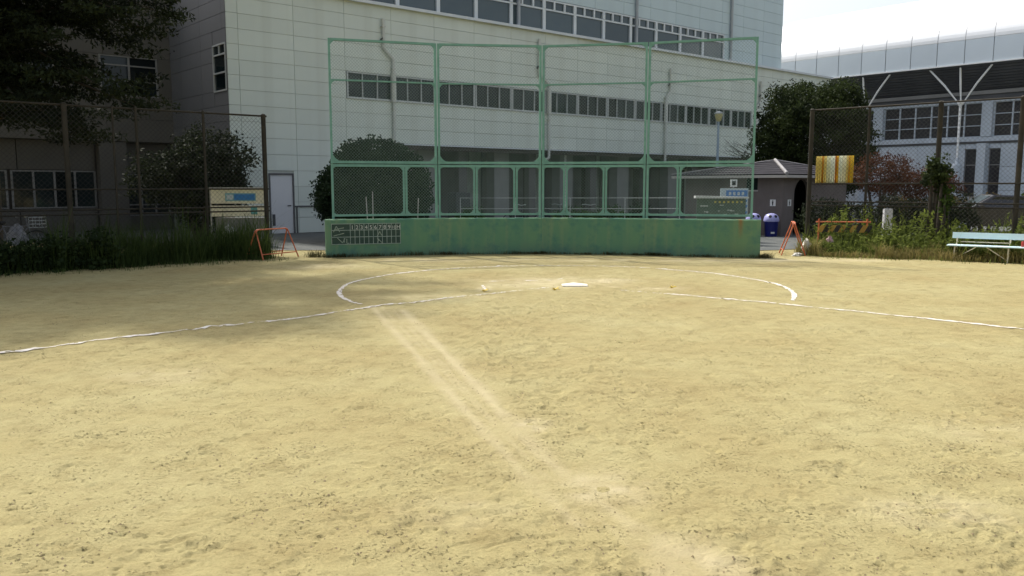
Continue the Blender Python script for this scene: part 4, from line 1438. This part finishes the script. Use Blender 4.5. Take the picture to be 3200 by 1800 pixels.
bicycle((1.5, 31.5, .013), WA - .15, 'dark bicycle parked in the recess beside the white pipe', mat('bike_dark2', (.04, .045, .06)))
bicycle((2.8, 30.9, .013), WA + .5, 'dark bicycle parked in the recess right of the white pipe', mat('bike_dark3', (.05, .03, .03)))
bicycle((-11.75, 19.55, .0), .25, 'bicycle with basket behind the fence at the far left', mat('bike_grey', (.16, .16, .17)), True)
lumpy('plastic_sack', (-11.35, 19.1, .35), (.24, .16, .42), mat('sack_grey', (.26, .26, .26), (.18, .18, .19), scale=9, rough=.8, bump=.4, bscale=12), 'pale plastic sack by the bicycle at the far left', 'sack', 15)

# ------------------------------------------------------------------ parked car behind the right fence
car = thing('parked_car', 'dark parked car behind the weeds at the right', 'car', (16.6, 28.6, .013), R(168))
paint = mat('car_paint', (.012, .013, .018), (.018, .018, .024), scale=2, rough=.2, spec=.6)
prof = [(-2.1, .32), (-2.12, .62), (-2.0, .85), (-1.55, .92), (-1.0, 1.34), (.35, 1.38), (1.05, .95), (1.75, .84), (2.08, .66), (2.12, .34)]
vs, fs = [], []
n = len(prof)
for y, k in ((-.84, .93), (-.80, 1.0), (.80, 1.0), (.84, .93)):
    for x, z in prof:
        tuck = .12 if z > 1.0 else 0
        vs.append((x * (1 if k == 1 else .985), y * (1 - tuck), .32 + (z - .32) * (1 if k == 1 else .96)))
for j in range(3):
    for i in range(n):
        fs.append((j * n + i, j * n + (i + 1) % n, (j + 1) * n + (i + 1) % n, (j + 1) * n + i))
fs += [tuple(range(n))[::-1], tuple(range(3 * n, 4 * n))]
MB().add(vs, fs).build('body', paint, car)
for y0, y1 in ((-.765, -.745), (.745, .765)):
    MB().prism([(-1.42, .95), (-.95, 1.30), (.30, 1.32), (.85, .95)], y0, y1).build('side_window', glass_m, car)
MB().add([(1.0, -.62, .985), (1.0, .62, .985), (.42, .58, 1.355), (.42, -.58, 1.355), (.98, -.62, .96), (.98, .62, .96), (.40, .58, 1.33), (.40, -.58, 1.33)], [(0, 1, 2, 3), (7, 6, 5, 4), (0, 4, 5, 1), (1, 5, 6, 2), (2, 6, 7, 3), (3, 7, 4, 0)]).build('windscreen', glass_m, car)
for x in (-1.35, 1.35):
    for y in (-.80, .80):
        wh_ = MB().lathe([(.12, -.1), (.31, -.1), (.32, -.06), (.32, .06), (.31, .1), (.12, .1)], n=18)
        w = wh_.build('wheel', tyre, car, (x, y, .32), (R(90), 0, 0))
        MB().lathe([(.02, -.112), (.19, -.112), (.19, .112), (.02, .112)], n=14).build('rim', alu_m, w)
for s in (-1, 1):
    MB().lathe([(.02, 0), (.09, .0), (.09, .05), (.02, .06)], n=12).build('headlight', pale_m, car, (2.04, s * .58, .66), (0, R(80), 0))
    MB().box(-.07, .07, -.1, .1, -.06, .06).build('mirror', paint, car, (.78, s * .93, .98))

# ------------------------------------------------------------------ trees, bushes, weeds
bark = mat('bark', (.035, .028, .02), (.06, .048, .036), scale=8, rough=.95, bump=.6, bscale=18)
def ell_points(n, c, r, seed, shell=.55, lump=0.0):
    g = np.random.default_rng(seed)
    d_ = unit(g.normal(size=(n, 3)))
    q = g.uniform(shell ** 3, 1, (n, 1)) ** (1 / 3)
    if lump:
        s = 0
        for k in range(5):
            ax = unit(g.normal(size=3))
            s = s + np.sin(d_ @ ax * (4 + k) + g.uniform(0, 6))
        q = q * (1 + lump * s[:, None] / 2.2)
    return np.array(c) + d_ * q * np.array(r)

# tall tree at the upper left: long flat sprays
tm = leafmat('leaf_dark', (.010, .014, .008), (.026, .036, .014), .8, .25)
def tall_tree(loc, label, seed, nlimb, per):
    tt = thing('tall_tree', label, 'tree', loc, 0, 'tall trees along the left side')
    g = np.random.default_rng(seed)
    trunk = MB().path([(0, 0, -.2), (.1, .05, 2.5), (.25, .1, 5.5), (.5, .2, 8.5), (.7, .2, 12)], [.42, .34, .27, .19, .06], 12)
    sprays = []
    limbs = MB()
    for k in range(nlimb):
        z = 3.2 + 9.5 * (k / nlimb) ** .9
        a = k * 2.399 + g.uniform(-.3, .3)
        Rm = 6.3 * math.sqrt(max(.05, 1 - ((z - 8.0) / 5.6) ** 2))
        if z < 8: Rm = min(Rm, 3.0 + (z - 3.2) * .40)
        Rm *= g.uniform(.78, 1.05)
        base = Vector((.05 * z, .02 * z, z))
        tip = base + Vector((math.cos(a) * Rm, math.sin(a) * Rm, g.uniform(-.9, .1) + (.3 if z > 8 else 0)))
        mid = base.lerp(tip, .5) + Vector((0, 0, .45))
        limbs.path([base, mid, tip], [.06, .035, .012], 5)
        for t in np.linspace(.22, 1.0, 9):
            p = base.lerp(mid, t * 2) if t < .5 else mid.lerp(tip, t * 2 - 1)
            for q in range(2):
                sprays.append((p.x + g.normal(0, .38), p.y + g.normal(0, .38), p.z + g.normal(-.08, .10)))
    limbs.build('limb', bark, tt)
    trunk.build('trunk', bark, tt)
    P, tn = clumps(np.array(sprays), per, .62, .24, seed + 1)
    foliage('crown', P, .15 if per > 80 else .2, .055 if per > 80 else .09, tm, tt, .9, seed + 2, tn)
tall_tree((-12.65, 19.9, 0), 'tall dark tree with drooping sprays at the upper left', 31, 104, 104)
tall_tree((-18.6, 16.5, 0), 'unseen tall dark tree added beyond the left edge for shade', 41, 70, 36)  # out of view, added to darken the left side

def bush(name, label, cat, c, r, m, n, per, L_, W_, seed, rad=.22, lump=.06, trunk_h=.6, shell=.55, stems=4, up=0.0, zmin=.05):
    t = thing(name, label, cat, (c[0], c[1], 0))
    P0 = ell_points(n, (0, 0, c[2]), r, seed, shell, lump)
    P0 = P0[P0[:, 2] > zmin]
    P, tn = clumps(P0, per, rad, .8, seed + 1)
    P[:, 2] = np.maximum(P[:, 2], .03)
    foliage('crown', P, L_, W_, m, t, up, seed + 2, tn)
    g = random.Random(seed)
    tr = MB()
    for k in range(stems):
        a = g.uniform(0, 6.28)
        b0 = Vector((.12 * math.cos(a), .12 * math.sin(a), -.05))
        tp = Vector((r[0] * .55 * math.cos(a), r[1] * .55 * math.sin(a), c[2] + r[2] * g.uniform(.1, .5)))
        tr.path([b0, b0.lerp(tp, .45) + Vector((0, 0, .15)), tp], [.075, .05, .015], 6)
    tr.build('trunk', bark, t)
    return t
lf_bush = leafmat('leaf_bush', (.014, .028, .016), (.035, .06, .028), 1.5, .2)
lf_camphor = leafmat('leaf_camphor', (.014, .022, .010), (.05, .07, .02), .9, .3)
lf_shade = leafmat('leaf_shade', (.012, .018, .010), (.03, .04, .018), 1.2, .2)
lf_red = leafmat('leaf_red', (.042, .017, .010), (.105, .045, .022), 1.6, .35)
lf_green = leafmat('leaf_fresh', (.022, .045, .010), (.07, .11, .022), 1.6, .4)
lf_weed = leafmat('leaf_weed', (.035, .055, .012), (.19, .23, .05), 1.3, .5)
lf_dry = leafmat('leaf_dry', (.17, .15, .05), (.32, .26, .10), 1.4, .3)
lf_ivy = leafmat('leaf_ivy', (.012, .022, .008), (.035, .055, .016), 1.6, .25)

bush('round_bush', 'large dome shaped dark green bush behind the left netting', 'bush', (-4.15, 25.2, 1.45), (1.72, 1.5, 1.62), lf_bush, 2300, 26, .095, .06, 50, .2, .05, shell=.35)
bush('shrub', 'loose dark shrub leaning out left of the backstop post', 'shrub', (-5.35, 25.0, 1.35), (.62, .6, .75), lf_bush, 220, 22, .09, .045, 55, .24, .14, shell=.2)
bush('round_tree', 'dense dark round tree between the pale building and the hall', 'tree', (13.0, 36.5, 3.45), (2.6, 2.4, 2.95), lf_camphor, 2200, 30, .14, .07, 60, .34, .12, shell=.45, stems=6)
bush('shade_tree', 'dark shaded small tree behind the left fence', 'tree', (-9.55, 25.6, 1.95), (1.62, 1.4, 1.35), lf_shade, 700, 28, .12, .06, 65, .3, .22, shell=.2, stems=7)
bush('maple_tree', 'small maple with dull red leaves beside the yellow sheet', 'tree', (11.75, 26.6, 2.05), (.98, .8, .66), lf_red, 190, 24, .075, .05, 70, .26, .14, shell=.1, stems=5, up=.7)
bush('maple_tree', 'lower spread of red maple leaves right of the taller one', 'tree', (13.2, 26.9, 1.75), (1.35, .8, .45), lf_red, 260, 22, .075, .05, 71, .26, .14, shell=.1, stems=4, up=.7)
bush('leafy_climber', 'fresh green climbing plant round a right fence post', 'plant', (10.36, 20.5, 2.0), (.26, .24, .40), lf_camphor, 70, 22, .08, .06, 74, .14, .2, shell=.05, stems=3)
bush('leafy_climber', 'lower green climber strands beside the white pedestal', 'plant', (10.55, 20.4, 1.30), (.16, .2, .5), lf_green, 45, 20, .07, .05, 75, .11, .2, shell=.05, stems=3)
for k, (x, y, rx, h) in enumerate(((9.7, 25.6, .9, .78), (11.4, 25.3, 1.1, .80), (13.1, 25.4, 1.0, .85))):
    bush('shrub', ('dark shrub behind the striped barrier', 'dark shrub under the red maple', 'dark shrub behind the fresh green climber')[k], 'shrub', (x, y, h * .72), (rx, .6, h), lf_shade, 260, 22, .09, .05, 80 + k, .22, .12, shell=.2, stems=3)
for k, x in enumerate((14.6, 16.1, 17.6)):
    bush('hedge_bush', ('low reddish green hedge bush left of the parked car roof', 'low reddish green hedge bush behind the parked car', 'low reddish green hedge bush at the right edge')[k], 'hedge',
         (x, 31.0, .75), (.95, .6, .62), leafmat('leaf_hedge', (.05, .05, .015), (.15, .10, .035), 2, .3), 200, 22, .08, .05, 90 + k, .22, .08, shell=.3, stems=3)
for k, (x, y, z) in enumerate(((15.35, 29.6, 1.18), (17.6, 28.4, 1.25))):
    t = bush('flowering_bush', ('yellow flowering bush left of the dark car', 'yellow flowering bush at the right edge behind the fence')[k], 'bush', (x, y, z * .6), (.4, .35, z * .62), lf_green, 90, 18, .08, .05, 100 + k, .16, .1, shell=.2, stems=3)
    P = ell_points(150, (0, 0, z), (.32, .28, .16), 110 + k, .3)
    foliage('flower', P, .07, .06, leafmat('petal_yellow', (.55, .42, .05), (.72, .60, .16), 3, .3), t, 0, 112 + k)
# low hedge in front of the recess and small dark plants
for k, (x, y, rx) in enumerate(((1.9, 27.0, .75), (3.2, 27.4, .8), (-1.35, 26.3, .5))):
    bush('hedge_bush', ('low clipped hedge behind the netting, left half of a pair', 'low clipped hedge behind the netting, right half of a pair', 'low green plant at the foot of the dark cabinet')[k], 'hedge',
         (x, y, .55), (rx, .4, .48), leafmat('leaf_low_hedge', (.03, .06, .02), (.08, .13, .04), 1.5, .3), 170, 22, .06, .04, 120 + k, .15, .05, shell=.4, stems=3)
bush('shrub', 'small spiky dark shrub behind the netting beside a divider post', 'shrub', (3.95, 26.2, .75), (.38, .3, .42), lf_shade, 60, 18, .14, .03, 130, .16, .15, shell=.1, stems=3)
# bare twigs in front of the round tree
tw = thing('bare_shrub', 'bare twiggy shrub in front of the pale wall by the round tree', 'shrub', (9.6, 35.2, 0))
g = random.Random(77)
mb = MB()
for k in range(26):
    a = g.uniform(2.2, 4.2)
    z0 = g.uniform(2.3, 3.6)
    L_ = g.uniform(.5, 1.4)
    p0 = Vector((.4, 0, z0 - .4))
    p2 = p0 + Vector((math.cos(a) * L_, g.uniform(-.3, .3), g.uniform(.1, .8)))
    p1 = p0.lerp(p2, .5) + Vector((0, 0, g.uniform(-.1, .2)))
    mb.path([p0, p1, p2], [.018, .012, .004], 4)
    for q in range(3):
        s = p1.lerp(p2, g.random())
        mb.path([s, s + Vector((g.uniform(-.3, .1), g.uniform(-.1, .1), g.uniform(-.05, .3)))], [.007, .002], 3)
mb.path([(.6, .1, -.1), (.5, 0, 1.8), (.4, 0, 3.4)], [.07, .05, .03], 6)
mb.build('twig', bark, tw)

# ---- grass and weeds (uncountable)
def blades(P, h, w, lean, seed, tint=None):
    """bent grass blades: two quads each"""
    g = np.random.default_rng(seed)
    n = len(P)
    H_ = h * g.uniform(.45, 1.25, n) * (.85 + .45 * vnoise(P[:, 0], P[:, 1], .5, seed + 3))
    a = g.uniform(0, 2 * np.pi, n)
    d_ = np.stack([np.cos(a), np.sin(a), np.zeros(n)], 1)
    s = np.stack([-np.sin(a), np.cos(a), np.zeros(n)], 1)
    le = (lean * g.uniform(.1, 1.6, n) * H_)[:, None]
    up = np.array([0, 0, 1.0])
    m1 = P + up * (H_ * .55)[:, None] + d_ * le * .3
    m2 = P + up * (H_ * (1 - .25 * (le[:, 0] / np.maximum(H_, 1e-3))))[:, None] + d_ * le
    W_ = (w * g.uniform(.6, 1.3, n))[:, None]
    V = np.stack([P - s * W_ / 2, P + s * W_ / 2, m1 + s * W_ * .4, m1 - s * W_ * .4, m2 + s * W_ * .06, m2 - s * W_ * .06], 1).reshape(-1, 3)
    b = np.arange(n)[:, None] * 6
    F = np.concatenate([b + np.array([[0, 1, 2, 3]]), b + np.array([[3, 2, 4, 5]])], 0)
    t = g.uniform(0, 1, n) if tint is None else tint
    return V, F, np.repeat(t, 6)
def join_arr(parts):
    V, F, T, o = [], [], [], 0
    for v, f, t in parts:
        V.append(v); F.append(f + o); T.append(t); o += len(v)
    return np.concatenate(V), np.concatenate(F), np.concatenate(T)
def stuff(name, parts, m, label):
    V, F, T = join_arr(parts)
    o = link(name, np_mesh(name, V, F, m, {'tint': T}))
    return tag(o, label, None, kind='stuff')
def along(p0, p1, n, w0, w1, seed, clump=None):
    """points scattered along a line; w0..w1 is the range of sideways offset (towards the camera negative)"""
    g = np.random.default_rng(seed)
    t = g.uniform(0, 1, n)
    if clump:
        c = g.uniform(0, 1, clump)
        t = np.clip(c[g.integers(0, clump, n)] + g.normal(0, .012, n), 0, 1)
    p0, p1 = np.array(p0), np.array(p1)
    d_ = (p1 - p0) / np.linalg.norm(p1 - p0)
    s = np.array([-d_[1], d_[0]])
    w = g.uniform(w0, w1, n)
    w = w + .10 * np.sin(t * 40) + .08 * np.sin(t * 17 + 2)
    xy = p0 + t[:, None] * (p1 - p0) + s * w[:, None]
    return np.concatenate([xy, np.zeros((n, 1))], 1), t, w

# left verge: tall grass near the fence end, ivy towards the left
A, B = (-6.15, 20.25), (-13.2, 14.0)
P1, t1, w1 = along(A, B, 9000, -.9, .9, 1)
parts = [blades(P1[t1 < .62], .75, .016, .55, 2)]
P2, t2, w2 = along(A, B, 2600, -.2, 1.0, 3, 40)
parts.append(blades(P2[t2 < .5], 1.05, .018, .5, 4))
P3, t3, w3 = along(A, B, 5000, -1.2, -.2, 5)
parts.append(blades(P3, .28, .012, .6, 6))
P3, t3, w3 = along(A, B, 700, .9, 1.7, 55)
parts.append(blades(P3, .15, .010, .8, 56))
stuff('tall_grass', parts, leafmat('grass_shade', (.025, .045, .012), (.09, .13, .035), 1.0, .35), 'tall dark grass along the foot of the left fence')
g = np.random.default_rng(8)
C, tc_, wc_ = along(A, B, 620, -.9, 1.1, 7)
k_ = tc_ > .38
C = C[k_]; C[:, 2] = g.uniform(.05, .75, len(C)) * np.clip(.5 + .6 * wc_[k_], .25, 1)
P, tn = clumps(C, 34, .26, .8, 9)
P[:, 2] = np.maximum(P[:, 2], .02)
V, F, T = leaf_arrays(P, .085, .07, .4, 10, tint=tn)
stuff('ivy_cover', [(V, F, T)], lf_ivy, 'dark ivy ground cover along the left fence')
# right verge weeds: leafy stalks and grass
A, B = (7.0, 20.5), (14.5, 16.9)
def stalks(n, seed, w0, w1, hmin, hmax, ln, trange=(0, 1)):
    g = np.random.default_rng(seed)
    S, t, w = along(A, B, n, w0, w1, seed)
    parts = []
    k = (t > trange[0]) & (t < trange[1])
    S = S[k]
    H_ = g.uniform(hmin, hmax, len(S)) * (.8 + .38 * vnoise(S[:, 0] * 1.0, S[:, 1], .55, seed))
    nl = 20
    f_ = np.linspace(.12, 1.0, nl)
    lean = g.normal(0, .12, (len(S), 2))
    P = np.zeros((len(S), nl, 3))
    P[:, :, :2] = S[:, None, :2] + lean[:, None, :] * (f_ ** 2)[None, :, None] * H_[:, None, None]
    P[:, :, 2] = H_[:, None] * f_[None]
    P = P + g.normal(0, .035, P.shape) * (1.25 - f_)[None, :, None]
    tint = np.repeat(g.uniform(0, 1, len(S)), nl) * .6 + np.tile(f_, len(S)) * .4
    V, F, T = leaf_arrays(P.reshape(-1, 3), ln, ln * .36, .5, seed + 1, tint=tint)
    parts.append((V, F, T))
    parts.append(blades(S, .01 + hmax * .8, .012, .2, seed + 2))
    return parts
parts = stalks(700, 20, .25, 2.0, .4, .9, .12) + stalks(360, 24, .8, 2.3, .75, 1.25, .13, (.04, .62)) + stalks(420, 27, .0, .6, .25, .5, .09)
P1, t1, w1 = along(A, B, 6000, -.1, 1.8, 30)
parts.append(blades(P1, .38, .013, .6, 31))
P1, t1, w1 = along(A, B, 500, -.75, -.1, 37)
parts.append(blades(P1, .13, .010, .8, 38))
stuff('weeds', parts, lf_weed, 'sunlit green weeds growing along the right fence')
P1, t1, w1 = along(A, B, 5200, -.3, .3, 33)
parts = [blades(P1, .26, .012, .8, 34)]
P2, t2, w2 = along(A, B, 1800, -.2, .5, 35, 9)
parts.append(blades(P2, .42, .012, .8, 36))
stuff('dry_grass', parts, lf_dry, 'dry yellowed grass at the foot of the right fence')
# fringe at the foot of the backstop wall
parts = []
g = np.random.default_rng(40)
for i in range(4):
    (ax, ay), (bx, by) = ends[i], ends[i + 1]
    n = 520
    t = np.clip(np.concatenate([g.uniform(0, 1, n // 2), g.choice(g.uniform(0, 1, 5), n // 2) + g.normal(0, .03, n // 2)]), 0, 1)
    P = np.stack([ax + (bx - ax) * t, ay + (by - ay) * t - .14 - np.abs(g.normal(0, .05, n)), np.zeros(n)], 1)
    parts.append(blades(P, .11, .010, 1.0, 41 + i))
P = np.stack([g.normal(5.98, .09, 260), 19.62 + g.normal(0, .08, 260), np.zeros(260)], 1)
parts.append(blades(P, .20, .010, .8, 47))
P = np.stack([g.normal(-4.7, .12, 200), 19.9 + g.normal(0, .08, 200), np.zeros(200)], 1)
parts.append(blades(P, .28, .010, .9, 48))
stuff('weed_fringe', parts, leafmat('fringe', (.045, .05, .02), (.14, .12, .05), 2, .3), 'scrappy weeds along the foot of the green wall')
# fallen leaf litter and crumbs of soil on the field
g = np.random.default_rng(60)
n = 3600
y = 3.0 + 17 * g.uniform(0, 1, n) ** 1.4
x = g.uniform(-.72, .72, n) * y
cl = g.integers(0, n // 9, n)
x = x[cl] + g.normal(0, .14, n); y = np.maximum(3.0, y[cl] + g.normal(0, .12, n))
s = g.uniform(.003, .009, n)
z = np.array([ground_z(a, b) for a, b in zip(x, y)])
tet = np.array([[1, 0, -.3], [-.5, .9, -.3], [-.5, -.9, -.3], [0.1, 0, .75]])
rot = g.uniform(0, 6.28, n)
c_, s_ = np.cos(rot), np.sin(rot)
V = np.zeros((n, 4, 3))
for k in range(4):
    V[:, k, 0] = x + s * (tet[k, 0] * c_ - tet[k, 1] * s_) * 1.2
    V[:, k, 1] = y + s * (tet[k, 0] * s_ + tet[k, 1] * c_) * 1.2
    V[:, k, 2] = z + s * tet[k, 2]
b = np.arange(n)[:, None] * 4
F = np.concatenate([b + np.array([[0, 1, 3]]), b + np.array([[1, 2, 3]]), b + np.array([[2, 0, 3]])], 0)
o = link('soil_crumbs', np_mesh('soil_crumbs', V.reshape(-1, 3), F, mat('crumb', (.21, .165, .085), (.14, .105, .055), scale=3, rough=.95)))
tag(o, 'loose crumbs of soil scattered over the field', None, kind='stuff')
